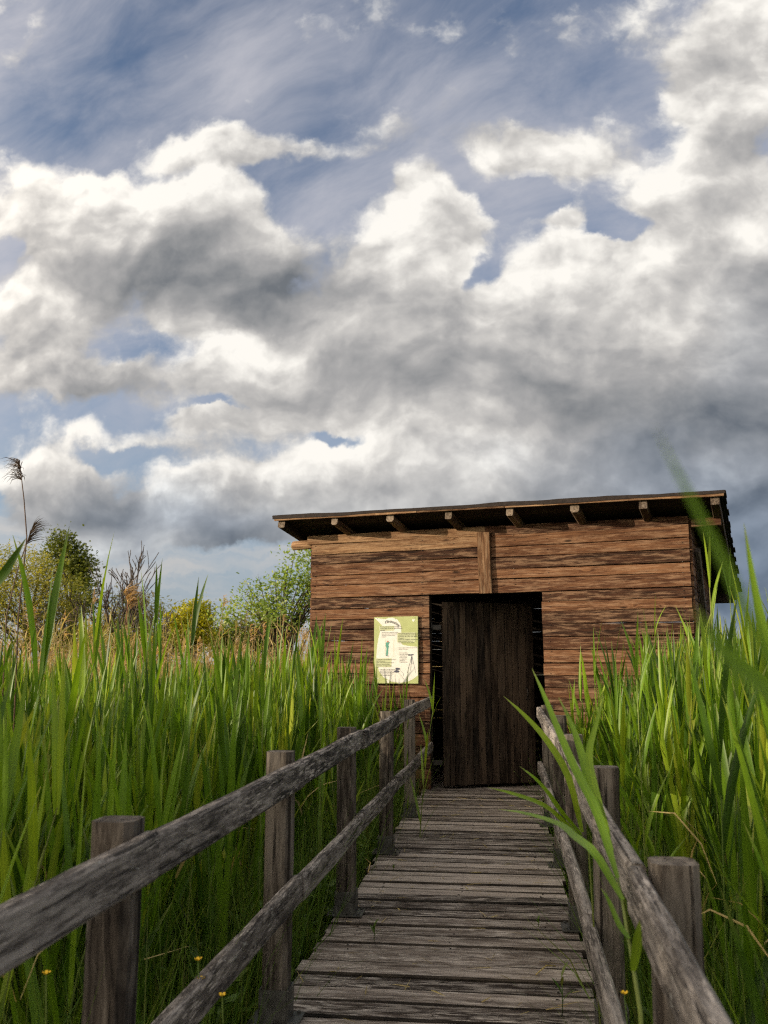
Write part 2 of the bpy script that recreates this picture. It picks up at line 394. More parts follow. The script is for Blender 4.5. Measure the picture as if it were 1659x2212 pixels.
def leaf_mat(name, cols, trans=.35, rough=.45, tip=None, spec=.35, sat=1.25):
    m, t, out = newmat(name)
    r = t.attr('rnd'); al = t.attr('along'); ac = t.attr('acr')
    tc = t.n('ShaderNodeTexCoord').outputs['Object']
    c = t.ramp(r, [(i / (len(cols) - 1), c) for i, c in enumerate(cols)])
    n = t.noise(tc, 2.3, 4., .6)
    c = t.mix(1., c, t.ramp(n, [(.3, (.62, .66, .6)), (.7, (1.25, 1.2, 1.15))]), 'MULTIPLY')
    vein = t.m('SINE', t.m('MULTIPLY', ac, 22.))
    c = t.mix(1., c, t.mix(t.m('MULTIPLY_ADD', vein, .5, .5), (.88, .88, .85), (1.1, 1.1, 1.05)), 'MULTIPLY')
    c = t.mix(t.mr(t.m('ABSOLUTE', ac), .16, .04, 0., .45), c, t.mix(1., c, (1.7, 1.45, 1.5), 'MULTIPLY'))
    if tip: c = t.mix(t.mr(al, .78, 1.02, 0., .8), c, tip)
    p = t.n('ShaderNodeBsdfPrincipled'); t.put(p.inputs['Base Color'], c); p.inputs['Roughness'].default_value = rough
    p.inputs['Specular IOR Level'].default_value = spec
    tr = t.n('ShaderNodeBsdfTranslucent')
    t.put(tr.inputs[0], t.mix(1., c, (1.35, 1.25, .55), 'MULTIPLY'))
    mx = t.n('ShaderNodeMixShader'); mx.inputs[0].default_value = trans
    t.put(mx.inputs[1], p.outputs[0]); t.put(mx.inputs[2], tr.outputs[0]); t.put(out.inputs[0], mx.outputs[0])
    return m
M['reed'] = leaf_mat('reed_leaf', [(.036, .085, .007), (.078, .168, .010), (.14, .262, .014), (.215, .33, .020), (.31, .375, .038)], .36, .40, tip=(.20, .24, .06))
M['stalk'] = leaf_mat('reed_stalk', [(.09, .15, .03), (.14, .20, .045), (.20, .22, .07)], .1, .5)
M['grass'] = leaf_mat('grass_blade', [(.05, .115, .013), (.08, .165, .017), (.115, .20, .022), (.18, .20, .05)], .3, .5)
M['dry'] = leaf_mat('dry_reed', [(.34, .26, .11), (.48, .38, .18), (.60, .49, .26), (.42, .38, .14)], .3, .6)
M['plume'] = leaf_mat('dry_plume', [(.34, .22, .13), (.48, .33, .21), (.58, .42, .28)], .4, .7)
M['plume_dark'] = leaf_mat('dark_plume', [(.055, .035, .025), (.085, .056, .04), (.12, .085, .06)], .2, .7)
M['willow'] = leaf_mat('willow_leaf', [(.16, .19, .035), (.27, .29, .055), (.38, .38, .085), (.48, .44, .13)], .48, .5)
M['tree_dark'] = leaf_mat('dark_leaf', [(.08, .11, .02), (.14, .18, .03), (.21, .24, .05)], .42, .5)
M['shrub'] = leaf_mat('shrub_leaf', [(.17, .20, .045), (.27, .28, .065), (.36, .34, .09), (.42, .33, .15)], .45, .5)
M['yellow'] = leaf_mat('yellow_leaf', [(.26, .30, .02), (.40, .41, .025), (.52, .49, .03), (.20, .26, .02)], .45, .5)
M['poplar'] = leaf_mat('poplar_leaf', [(.12, .21, .04), (.22, .34, .075), (.32, .43, .11), (.45, .50, .22)], .48, .38)
M['weed'] = leaf_mat('weed_leaf', [(.06, .12, .016), (.09, .17, .022), (.13, .20, .03)], .35, .5)
m, t, out = newmat('bark'); M['bark'] = m
tc = t.n('ShaderNodeTexCoord').outputs['Object']
principled(t, out, t.ramp(t.noise(tc, 9., 5., .65), [(.3, (.035, .026, .02)), (.7, (.12, .095, .075))]), .9)
m, t, out = newmat('petal'); M['petal'] = m
principled(t, out, (.75, .48, .02), .45)
m, t, out = newmat('soil'); M['soil'] = m
tc = t.n('ShaderNodeTexCoord').outputs['Object']
principled(t, out, t.ramp(t.noise(tc, 1.7, 8., .7), [(.3, (.018, .022, .008)), (.55, (.045, .05, .018)), (.75, (.10, .09, .04))]), .95)
m, t, out = newmat('far_woods'); M['hill'] = m
tc = t.n('ShaderNodeTexCoord').outputs['Object']
principled(t, out, t.ramp(t.noise(tc, .05, 8., .7), [(.3, (.028, .042, .032)), (.7, (.06, .085, .06))]), .95)

# ------------------------------------------------------------------ ground and hills
GZ = -.38
V = []; F = []
R_ = [0, 4, 10, 18, 30, 50, 90, 200, 600, 2000, 8000]; K_ = 48
for i, r in enumerate(R_):
    for k in range(K_):
        a = 2 * math.pi * k / K_
        V.append((r * math.cos(a), r * math.sin(a), GZ + (rng.uniform(-.03, .03) if 3 < r < 100 else 0)))
for i in range(len(R_) - 1):
    for k in range(K_):
        F.append((i * K_ + k, (i + 1) * K_ + k, (i + 1) * K_ + (k + 1) % K_, i * K_ + (k + 1) % K_))
tag(link('ground', np_mesh('ground', V, np.array(F), M['soil'])), kind='structure')
def hills(name, dist, hfun, az0, az1, n=120, depth=900):
    V = []; F = []
    for k in range(n + 1):
        a = az0 + (az1 - az0) * k / n
        h = hfun(math.degrees(a))
        for (d, z) in ((dist, GZ - 1), (dist * 1.04, h * .55), (dist * 1.1, h), (dist * 1.1 + depth, h * .8)):
            V.append((d * math.sin(a), d * math.cos(a), z))
    for k in range(n):
        for j in range(3):
            F.append((k * 4 + j, (k + 1) * 4 + j, (k + 1) * 4 + j + 1, k * 4 + j + 1))
    return tag(link(name, np_mesh(name, V, np.array(F), M['hill'], smooth=True)), kind='structure')
hills('hills', 700, lambda d: 6 + 2.2 * math.sin(d * .5) + 1.6 * math.sin(d * 1.7 + 1) + 1. * math.sin(d * 5.3), math.radians(-60), math.radians(50))
hills('mountain', 4200, lambda d: 40 + 235 * math.exp(-((d - 24) / 9.5) ** 2) + 9 * math.sin(d * 1.3) + 4 * math.sin(d * 3.7), math.radians(-5), math.radians(50))

# ------------------------------------------------------------------ boardwalk
XL, XR = -.93, .33
mb = MB(); y = .15
while y < 10.62:
    w = random.uniform(.135, .170); g = random.choice([.004, .006, .008, .011, .018])
    x0 = XL + random.uniform(-.02, .016); x1 = XR + random.uniform(-.015, .02)
    tilt = random.uniform(-.006, .006); dz = random.uniform(-.006, .004)
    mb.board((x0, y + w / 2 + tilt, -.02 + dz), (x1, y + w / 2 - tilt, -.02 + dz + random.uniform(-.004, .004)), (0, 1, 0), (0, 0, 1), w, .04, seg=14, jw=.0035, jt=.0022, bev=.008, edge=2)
    for nx in (-.78, -.30, .18):
        for ny in (.25, .75):
            if random.random() < .8: mb.tube([(nx + random.uniform(-.015, .015), y + w * ny, -.01), (nx + random.uniform(-.015, .015), y + w * ny, .0015 + dz)], .0042, 6, mi=1, smooth=False)
    y += w + g
for x in (-.78, -.30, .18):
    mb.board((x, .1, -.11), (x, 10.3, -.11), (1, 0, 0), (0, 0, 1), .08, .13)
for yy in (1.2, 3., 5., 7., 9.):
    for x in (-.8, .2):
        mb.board((x, yy, -.75), (x, yy, -.18), (1, 0, 0), (0, 1, 0), .1, .1)
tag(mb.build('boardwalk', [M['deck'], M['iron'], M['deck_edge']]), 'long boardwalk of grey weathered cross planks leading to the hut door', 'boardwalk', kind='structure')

# ------------------------------------------------------------------ railings
def railing(label, ys, px, side, tops, top_z, low_z, yend, first):
    """side +1: rails on the +x face of the posts"""
    root = empty('wooden_railing', (px, ys[0], 0)); tag(root, label, 'railing', 'railings along the boardwalk')
    def loc(p): return np.array(p) - np.array([px, ys[0], 0])
    for i, (yy, tz) in enumerate(zip(ys, tops)):
        mbp = MB(); lean = random.uniform(-.012, .012)
        mbp.board(loc((px, yy, .03)), loc((px + lean, yy + random.uniform(-.01, .01), tz)), (1, 0, 0), (0, 1, 0), .098, .098, seg=8, jw=.002, jt=.002, bev=.017)
        po = mbp.build('post', M['post'], root)
        ms = MB()
        bx = loc((px, yy, 0))
        ms.board(bx + [0, 0, .006], bx + [0, 0, .012], (1, 0, 0), (0, 1, 0), .19, .16, bev=.004)
        for sx, sy, wx, wy in ((.053, 0, .005, .106), (-.053, 0, .005, .106), (0, .053, .100, .005), (0, -.053, .100, .005)):
            ms.board(bx + [sx, sy, .013], bx + [sx, sy, .125], (1, 0, 0), (0, 1, 0), wx, wy, bev=.001)
        for sx in (-.075, .075):
            for sy in (-.06, .06):
                ms.tube([bx + [sx, sy, .012], bx + [sx, sy, .021]], .008, 6, smooth=False)
        sh = ms.build('post_shoe', M['zinc'], po)
    xr = px + side * (.049 + .021)
    yy = [first] + list(ys) + [yend]
    for zf, hh in ((top_z, .102), (low_z, .098)):
        for a, b in zip(yy[:-1], yy[1:]):
            if b - a < .25: continue
            mr_ = MB()
            za, zb = zf(a) - hh / 2, zf(b) - hh / 2
            ex = .028 if a != first else 0; 
            o = random.uniform(-.010, .010)
            mr_.board(loc((xr + o, a + ex + .016, za)), loc((xr + random.uniform(-.004, .004), b + (.022 if b != yend else 0), zb)), (0, 0, 1), (1, 0, 0), hh, .040, seg=14, jw=.0030, jt=.0015, bev=.014, wob=.004)
            mr_.build('rail', M['rail'], root)
    return root
railing('grey wooden two-rail railing along the left edge of the boardwalk', [2.10, 3.66, 5.22, 6.92, 8.62], -.885, 1, [.965, .985, .985, 1.0, 1.03],
        lambda y: .905 + .012 * y, lambda y: .50 + .004 * y, 10.2, .35)
railing('grey wooden two-rail railing along the right edge under overhanging reeds', [2.20, 3.62, 5.08, 6.62, 8.25], .345, -1, [.885, .945, .965, .99, 1.0],
        lambda y: .80 + .03 * min(y, 5) + .008 * max(y - 5, 0), lambda y: .285 + .037 * min(y, 6), 8.55, .35)

# ------------------------------------------------------------------ hut
HA = math.radians(15.); HP = np.array([-.854, 10.53, 0.])
hut = empty('wooden_hut', HP, -HA)
tag(hut, 'brown plank bird hide with a sloping roof and a door left ajar', 'hut')
def h2w(u, n, z):
    return HP + np.array([math.cos(HA) * u + math.sin(HA) * n, -math.sin(HA) * u + math.cos(HA) * n, z])
U0, U1, DEP, WT = -1.50, 2.85, 3.1, 2.90
SLOPE = .175
def rz(n): return 3.015 - SLOPE * (n + .42)          # underside of the roof boards
def rows(z0, z1, lo=.105, hi=.14):
    out = []; z = z1
    while z > z0 + .04:
        h = random.uniform(lo, hi)
        if z - h < z0 + .06: h = z - z0
        out.append((z - h, z)); z -= h
    return out
def wall_boards(mb, segs, z0, z1, plane='front', thick=.024, gap=(.004, .009), mi=None, pale=0.):
    """segs: list of (a0,a1) spans"""
    for (a0, a1) in segs:
        for (za, zb) in rows(z0, z1):
            g = random.uniform(*gap); w = (zb - za) - g; zc = (za + zb) / 2
            tl = random.uniform(-.003, .003); off = random.uniform(-.004, .004)
            ends = (random.uniform(-.006, .006), random.uniform(-.006, .006))
            k = mi if mi is not None else (1 if random.random() < pale + (.12 if zc > 2.4 else 0) else 0)
            seg = max(4, int((a1 - a0) / .13))
            if plane == 'front':
                mb.board((a0 + ends[0], thick / 2 + off, zc + tl), (a1 + ends[1], thick / 2 + off, zc - tl), (0, 0, 1), (0, -1, 0), w, thick, seg=seg, jw=.003, jt=.0015, bev=.004, mi=k, edge=3)  # board sides take the dark wood: seam shade put into the colour
            elif plane == 'back':
                mb.board((a0, DEP + off, zc + tl), (a1, DEP + off, zc - tl), (0, 0, 1), (0, 1, 0), w, thick, seg=seg, jw=.003, bev=.004, mi=k)
            else:
                mb.board((plane + off, a0 + ends[0], zc + tl), (plane + off, a1 + ends[1], zc - tl), (0, 0, 1), (1, 0, 0), w, thick, seg=seg, jw=.003, bev=.004, mi=k)
mb = MB(); BATX = .675
wall_boards(mb, [(U0, BATX - .002), (BATX + .002, U1)], 2.14, 2.79, gap=(.005, .010))
wall_boards(mb, [(U0, 0.)], -.36, 2.137, gap=(.005, .010), pale=.06)
wall_boards(mb, [(1.30, U1)], -.36, 2.137, gap=(.005, .010), pale=.06)
# pale top course
mb.board((U0 - .06, .010, 2.850), (BATX - .002, .010, 2.838), (0, 0, 1), (0, -1, 0), .108, .026, seg=16, jw=.002, bev=.005, mi=1)
mb.board((BATX + .002, .010, 2.838), (U1, .010, 2.820), (0, 0, 1), (0, -1, 0), .108, .026, seg=16, jw=.002, bev=.005, mi=0)
nb = mb
random.seed(21)
for (za, zb) in rows(0., 2.8):
    for u in (U0 + .06, -.08, 1.38, U1 - .07, .3, 1.0):
        zc = (za + zb) / 2
        if 0 < u < 1.3 and zc < 2.14: continue
        for dzz in (-.028, .028): nb.tube([(u + random.uniform(-.015, .015), -.009, zc + dzz), (u, .004, zc + dzz)], .0035, 6, mi=2, smooth=False)
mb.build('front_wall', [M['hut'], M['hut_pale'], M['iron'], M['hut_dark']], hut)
for nm, pl, sgn in (('side_wall', U1 + .013, 1), ('side_wall', U0 - .013, -1)):
    mb = MB(); 
    for (za, zb) in rows(-.36, 2.86):
        # board ends follow the falling roof
        nend = DEP + .012 if rz(DEP) > zb else max(.05, (3.015 - zb) / SLOPE - .42)
        g = random.uniform(.004, .009); zc = (za + zb) / 2
        mb.board((pl, .03, zc), (pl, nend, zc), (0, 0, 1), (1, 0, 0), zb - za - g, .024, seg=14, jw=.003, bev=.004)
    mb.build(nm, M['hut'] if sgn < 0 else M['hut'], hut)
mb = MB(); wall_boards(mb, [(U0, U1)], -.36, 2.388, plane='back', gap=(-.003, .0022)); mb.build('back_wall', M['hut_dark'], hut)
# inner frame
mb = MB()
for u in (U0 + .06, -.065, 1.365, U1 - .06):
    mb.board((u, .085, -.36), (u, .085, 2.86), (1, 0, 0), (0, 1, 0), .10, .10)
    mb.board((u, DEP - .07, -.36), (u, DEP - .07, 2.30), (1, 0, 0), (0, 1, 0), .10, .10)
mb.board((U0, .085, 2.19), (U1, .085, 2.19), (0, 0, 1), (0, 1, 0), .09, .097)
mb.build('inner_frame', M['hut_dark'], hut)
# floor boards of the hut
mb = MB(); n = .02
while n < DEP - .05:
    mb.board((U0 + .02, n + .07, -.022), (U1 - .02, n + .07, -.022), (0, 1, 0), (0, 0, 1), .135, .03, seg=6, jw=.002, bev=.003); n += .142
mb.build('floor_boards', M['deck'], hut)
# batten above the door
mb = MB(); mb.board((BATX + .005, -.026, 2.135), (BATX - .012, -.026, 2.82), (1, 0, 0), (0, -1, 0), .145, .042, seg=8, jw=.002, bev=.004)
mb.build('batten', M['hut_pale'], hut)
# wall plate log left and beam right
mb = MB(); mb.tube([(-1.80, .085, 2.805), (-1.79, .085, 2.805), (-1.5, .085, 2.81), (-1.3, .085, 2.81)], [.050, .056, .058, .056], 14, wob=.03)
mb.build('wall_plate_log', M['hut_pale'], hut)
mb = MB(); mb.board((U1 + .03, .055, 2.800), (3.17, .055, 2.805), (0, 0, 1), (0, 1, 0), .085, .085, seg=4, bev=.006)
mb.build('wall_plate_beam', M['hut'], hut)
mb = MB(); mb.board((U0 - .3, DEP - .02, rz(DEP) - .17), (3.15, DEP - .02, rz(DEP) - .17), (0, 0, 1), (0, 1, 0), .12, .10, seg=4, bev=.006)
mb.build('back_beam', M['hut_dark'], hut)
mb = MB(); mb.board((U1 + .06, .30, 2.55), (U1 + .06, 1.15, 1.35), (0, .82, .58), (1, 0, 0), .10, .05, seg=6, bev=.006)
mb.build('diagonal_brace', M['post'], hut)
# ---- roof
RU0, RU1, RN0, RN1 = -1.815, 3.195, -.42, DEP + .42
roof = MB(); n = RN0 + .012
while n < RN1 - .02:
    w = .14
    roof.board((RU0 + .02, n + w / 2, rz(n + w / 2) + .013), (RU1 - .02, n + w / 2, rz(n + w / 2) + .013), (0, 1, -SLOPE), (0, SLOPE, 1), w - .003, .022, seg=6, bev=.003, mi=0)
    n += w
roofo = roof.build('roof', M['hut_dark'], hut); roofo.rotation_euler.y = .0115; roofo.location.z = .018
cov = MB()
# felt with a slightly wavy front lip and lapped strips that step along the side edges
k = 0; n = RN0 - .022
while n < RN1:
    w = .19; ov = random.uniform(-.012, .018)
    na, nb_ = n, min(n + w + .02, RN1 + .02)
    cov.board((RU0 - .018 - ov, (na + nb_) / 2, rz((na + nb_) / 2) + .036), (RU1 + .012 + ov, (na + nb_) / 2, rz((na + nb_) / 2) + .036), (0, 1, -SLOPE + .03), (0, SLOPE, 1), nb_ - na, .010, seg=24, jt=.0045, bev=.002)
    n += w; k += 1
cov.board((RU0 - .02, RN0 - .022, rz(RN0) + .024), (RU1 + .015, RN0 - .022, rz(RN0) + .028), (0, 0, 1), (0, 1, 0), .040, .006, seg=40, jw=.007, bev=.001)
cov.build('roof_felt', M['felt'], roofo)
for a, b in ((RU0, -.02), (-.012, .98), (.99, RU1)):
    fb_ = MB(); fb_.board((a, RN0 - .008, rz(RN0) + .006), (b, RN0 - .008, rz(RN0) + .008), (0, 0, 1), (0, 1, 0), .040, .020, seg=14, jw=.003, bev=.003)
    fb_.build('fascia_board', M['hut_pale'], roofo)
for i in range(8):
    u = -1.735 + i * (4.845 / 7)
    r_ = MB(); q = MB()
    na, nb_ = RN0 + .02, RN1 - .05
    hgt = .088 + random.uniform(-.006, .006); wd_ = .080 + random.uniform(-.006, .01)
    r_.board((u, na, rz(na) - hgt / 2 - .002), (u + random.uniform(-.01, .01), nb_, rz(nb_) - hgt / 2 - .002), (1, 0, 0), (0, SLOPE, 1), wd_, hgt, seg=8, jw=.003, bev=random.choice([.006, .012, .028, .03]), mi=0)
    nf = len(r_.F); r_.M[-2] = 1
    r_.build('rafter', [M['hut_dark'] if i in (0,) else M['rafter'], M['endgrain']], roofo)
# ---- door, opened inwards
DA = math.radians(40.); DH = np.array([.11, .13, 0.])
def dl(s, q, z):   # along the door, towards the outside is -q
    return DH + np.array([math.cos(DA) * s - math.sin(DA) * q, math.sin(DA) * s + math.cos(DA) * q, z])
dd = np.array([math.cos(DA), math.sin(DA), 0]); dn = np.array([-math.sin(DA), math.cos(DA), 0])
mb = MB(); s_ = 0.
ws = [.075, .06, .075, .07, .08, .065, .09, .075, .085, .10, .085, .08, .10, .095]
for w in ws:
    mb.board(dl(s_ + w / 2, random.uniform(-.002, .002), .035 + random.uniform(-.004, .004)), dl(s_ + w / 2, random.uniform(-.002, .002), 2.065), dd, dn, w - .003, .034, seg=8, jw=.0012, bev=.004); s_ += w
DW = s_
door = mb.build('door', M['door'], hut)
for z in (.28, 1.78):
    mb = MB(); mb.board(dl(.0, .05, z), dl(DW - .03, .05, z), (0, 0, 1), dn, .12, .03, seg=4); mb.build('ledge', M['door'], door)
    mb = MB(); mb.board(np.array([-.01, .10, z]), dl(-.004, .02, z), (0, 0, 1), (0, 1, 0), .055, .006, bev=.001)
    mb.tube([np.array([.0, .085, z - .06]), np.array([.0, .085, z + .06])], .009, 8)
    mb.build('hinge', M['iron'], door)
mb = MB(); mb.tube([dl(DW - .11, -.018, .96), dl(DW - .105, -.045, .98), dl(DW - .10, -.05, 1.03), dl(DW - .105, -.045, 1.08), dl(DW - .11, -.018, 1.10)], .006, 8)
mb.build('handle', M['iron'], door)

# ------------------------------------------------------------------ information sign
def flat_mat(name, c, rough=.35, spec=.4):
    m, t, out = newmat(name)
    tc = t.n('ShaderNodeTexCoord').outputs['Object']
    n = t.noise(tc, 12., 5., .6)
    principled(t, out, t.mix(1., c, t.ramp(n, [(.3, (.9, .9, .88)), (.7, (1.04, 1.04, 1.03))]), 'MULTIPLY'), rough, spec=spec); return m
M['sg'] = flat_mat('sign_green', (.40, .45, .20)); M['sw'] = flat_mat('sign_white', (.70, .70, .67)); M['sb'] = flat_mat('sign_box', (.50, .54, .34))
M['ink'] = flat_mat('sign_ink', (.05, .05, .045)); M['teal'] = flat_mat('sign_teal', (.09, .30, .24)); M['navy'] = flat_mat('sign_navy', (.06, .065, .10)); M['skin'] = flat_mat('sign_skin', (.45, .2, .13))
SU0, SZ0, SWd, SHt = -.663, 1.147, .538, .755
sign = empty('information_sign', h2w(SU0, -.030, SZ0), -HA)
tag(sign, 'pale green and white birdwatching information board on the hut wall beside the door', 'sign')
# local: x right, z up, front is -y
mb = MB(); mb.board((0, .006, SHt / 2), (SWd, .006, SHt / 2), (0, 0, 1), (0, 1, 0), SHt, .020, bev=.002); panel = mb.build('panel', M['sg'], sign)
def sp(x, y):   # from the close look at the board: pixels of its face
    return ((x - 408) / 702 * SWd, SHt - (y - (685 - (x - 408) / 702 * 24)) / 1070 * SHt)
def smooth_outline(pts, n=6):
    P_ = [np.array(p, float) for p in pts]; out = []
    for i in range(len(P_)):
        a, b, c, d = P_[i - 1], P_[i], P_[(i + 1) % len(P_)], P_[(i + 2) % len(P_)]
        for k in range(n):
            u = k / n
            out.append(.5 * ((2 * b) + (-a + c) * u + (2 * a - 5 * b + 4 * c - d) * u ** 2 + (-a + 3 * b - 3 * c + d) * u ** 3))
    return out
def flat(name, pts, mat, lift, parent=None, smooth=False, raw=False):
    q = [p if raw else sp(*p) for p in pts]
    if smooth: q = smooth_outline(q)
    mb = MB(); mb.poly([(a, -.0042 - lift, b) for a, b in q], (0, .0006, 0)); return mb.build(name, mat, parent or panel)
flat('bird_silhouette', [(418, 697), (590, 716), (640, 696), (710, 690), (780, 715), (830, 780), (848, 850), (846, 960), (830, 1080), (870, 1125), (980, 1142), (1104, 1150), (1106, 1400), (1106, 1600), (1040, 1655), (960, 1700), (820, 1730), (690, 1715), (560, 1650), (490, 1560), (458, 1440), (444, 1330), (455, 1180), (480, 1020), (505, 920), (500, 850), (540, 822), (500, 780)], M['sw'], .0004)
flat('bird_legs', [(612, 1690), (655, 1700), (648, 1738), (618, 1738)], M['sw'], .0004)
flat('bird_legs', [(800, 1722), (830, 1722), (826, 1738), (800, 1738)], M['sw'], .0004)
for bx in ([(490, 830), (735, 822), (735, 888), (715, 900), (490, 905)], [(785, 935), (1070, 918), (1072, 1070), (1050, 1080), (785, 1085)], [(432, 1355), (690, 1345), (690, 1475), (670, 1486), (432, 1490)]):
    flat('text_box', bx, M['sb'], .0012)
def text(name, body, x, z, size, mat, parent, rot=0., lift=.002, align='LEFT'):
    cu = bpy.data.curves.new(name, 'FONT'); cu.body = body; cu.size = size; cu.align_x = align; cu.space_line = 1.05
    tmp = bpy.data.objects.new(name, cu); COL.objects.link(tmp)
    me = bpy.data.meshes.new_from_object(tmp.evaluated_get(bpy.context.evaluated_depsgraph_get()))
    bpy.data.objects.remove(tmp); bpy.data.curves.remove(cu)
    me.materials.clear(); me.materials.append(mat); me.name = name
    o = link(name, me, parent); o.location = (x, -.0042 - lift, z); o.rotation_euler = (math.pi / 2, -rot, 0)
    return o
# arched title, letter by letter merged into one lettering
title = "Il Birdwatching"
tv = []; arc = [(590, 788), (600, 788), (612, 782), (625, 776), (642, 774), (655, 773), (672, 773), (690, 775), (712, 780), (728, 786), (742, 793), (757, 800), (772, 811), (781, 818), (797, 832)]
mv = []; mf = []
for i, ch in enumerate(title):
    if ch == ' ': continue
    a = arc[i]; b = arc[min(i + 1, len(arc) - 1)]; c_ = arc[max(i - 1, 0)]
    ang = -math.atan2(b[1] - c_[1], max(b[0] - c_[0], 1)) * .8
    x, z = sp(*a)
    o = text('t', ch, 0, 0, .046, M['ink'], None, 0, align='CENTER')
    off = len(mv)
    for v in o.data.vertices:
        vx, vz = v.co.x * .80, v.co.y
        mv.append((x + vx * math.cos(ang) - vz * math.sin(ang), -.0072, z + vx * math.sin(ang) + vz * math.cos(ang)))
    mf += [tuple(k + off for k in p.vertices) for p in o.data.polygons]
    me_ = o.data; bpy.data.objects.remove(o); bpy.data.meshes.remove(me_)
me = bpy.data.meshes.new('title_lettering'); me.from_pydata(mv, [], mf); me.materials.append(M['ink']); link('title_lettering', me, panel)
PARA = [
 (508, 852, .0135, "Il birdwatching è l'osservazione e lo\nstudio degli uccelli nel loro ambiente\nnaturale."),
 (532, 942, .0115, "Il birdwatcher osserva gli uccelli\nsenza disturbarli; è importante\nmuoversi in silenzio lungo\ni sentieri."),
 (800, 950, .0125, "Gli uccelli generalmente hanno una vista\neccellente, anche per quanto riguarda la\npercezione dei colori, e un udito molto\nsviluppato.\nQuindi per il migliore osservare serve\ntenere presente questo, e\nnon indossare vestiti vistosi."),
 (805, 1180, .0105, "Il cannocchiale aumenta la vista di molto\nrispetto al binocolo."),
 (818, 1262, .0120, "Il cannocchiale\nserve per vedere\nuccelli distanti\ne fermi; serve\nun treppiede\nstabile per\nl'osservazione."),
 (447, 1378, .0125, "Il binocolo è lo strumento principe\ndel birdwatcher.\nNella scelta dell'acquisto è bene\nvalutare: ingrandimento,\nluminosità, maneggevolezza,\npeso."),
 (500, 1535, .0115, "Il binocolo si usa per la ricerca\ngenerale degli uccelli nel loro\nambiente naturale; permette\ndi seguire il volo e vedere\nanche a grande distanza.")]
for (x, y, sz, body) in PARA:
    a, b = sp(x, y); text('lettering', body, a, b, sz * 1.35, M['ink'], panel, lift=.0028)
# drawing of a standing observer with binoculars
flat('drawing', [(600, 1095), (612, 1088), (640, 1090), (652, 1080), (658, 1088), (650, 1120), (640, 1130), (650, 1160), (640, 1190), (612, 1190), (598, 1150)], M['teal'], .0014)
flat('drawing', [(612, 1188), (640, 1186), (638, 1240), (634, 1300), (620, 1302), (622, 1245), (612, 1302), (598, 1302), (606, 1240)], M['teal'], .0013)
flat('drawing', [(616, 1070), (630, 1062), (643, 1070), (642, 1084), (630, 1092), (618, 1088)], M['skin'], .0016)
flat('drawing', [(640, 1078), (660, 1084), (660, 1092), (642, 1088)], M['navy'], .0018)
flat('drawing', [(596, 1302), (648, 1306), (648, 1314), (598, 1310)], M['navy'], .0016)
for x, y0, y1 in ((590, 1045, 1290), (727, 1025, 1320)):
    flat('drawing', [(x - 2, y0), (x + 2, y0), (x + 3, y1), (x - 1, y1)], M['sb'], .0012)
# drawing of a spotting scope on a tripod
flat('drawing', [(958, 1272), (1000, 1272), (1040, 1266), (1046, 1278), (1020, 1290), (1000, 1294), (958, 1296)], M['navy'], .0014)
for a, b in (((1012, 1296), (942, 1566)), ((1016, 1296), (1074, 1566)), ((1014, 1296), (992, 1530)), ((1013, 1296), (1016, 1430)), ((990, 1410), (1045, 1412))):
    wv = 3.5 if abs(a[0] - b[0]) < 12 else 3
    flat('drawing', [(a[0] - wv, a[1]), (a[0] + wv, a[1]), (b[0] + wv * .6, b[1] + 4), (b[0] - wv * .6, b[1])], M['navy'], .0014)
# drawing of binoculars with strap
flat('drawing', [(730, 1548), (755, 1530), (800, 1532), (820, 1548), (808, 1562), (775, 1572), (732, 1566)], M['navy'], .0014)
flat('drawing', [(752, 1498), (775, 1490), (818, 1495), (832, 1510), (820, 1522), (790, 1525), (756, 1520)], M['navy'], .0015)
flat('drawing', [(765, 1518), (785, 1518), (785, 1535), (765, 1535)], M['navy'], .0016)
for a, b in (((830, 1536), (876, 1575)), ((876, 1575), (882, 1620)), ((800, 1572), (850, 1620)), ((850, 1620), (884, 1672))):
    flat('drawing', [(a[0] - 2, a[1] - 2), (a[0] + 2, a[1] - 2), (b[0] + 2, b[1]), (b[0] - 2, b[1])], M['navy'], .0013)
flat('emblem', [(1028, 708), (1040, 718), (1062, 706), (1058, 735), (1042, 750), (1026, 742), (1022, 725)], M['sw'], .0010, smooth=True)
flat('emblem', [(458, 1662), (468, 1668), (478, 1660), (474, 1672), (480, 1684), (468, 1678), (456, 1684), (462, 1672)], M['sw'], .0010)
for x, y in ((462, 710), (757, 712), (1065, 690)):
    a, b = sp(x, y); mb = MB(); mb.tube([(a, -.0075, b), (a, .004, b)], .0035, 8, smooth=False); mb.build('screw', M['iron'], panel)

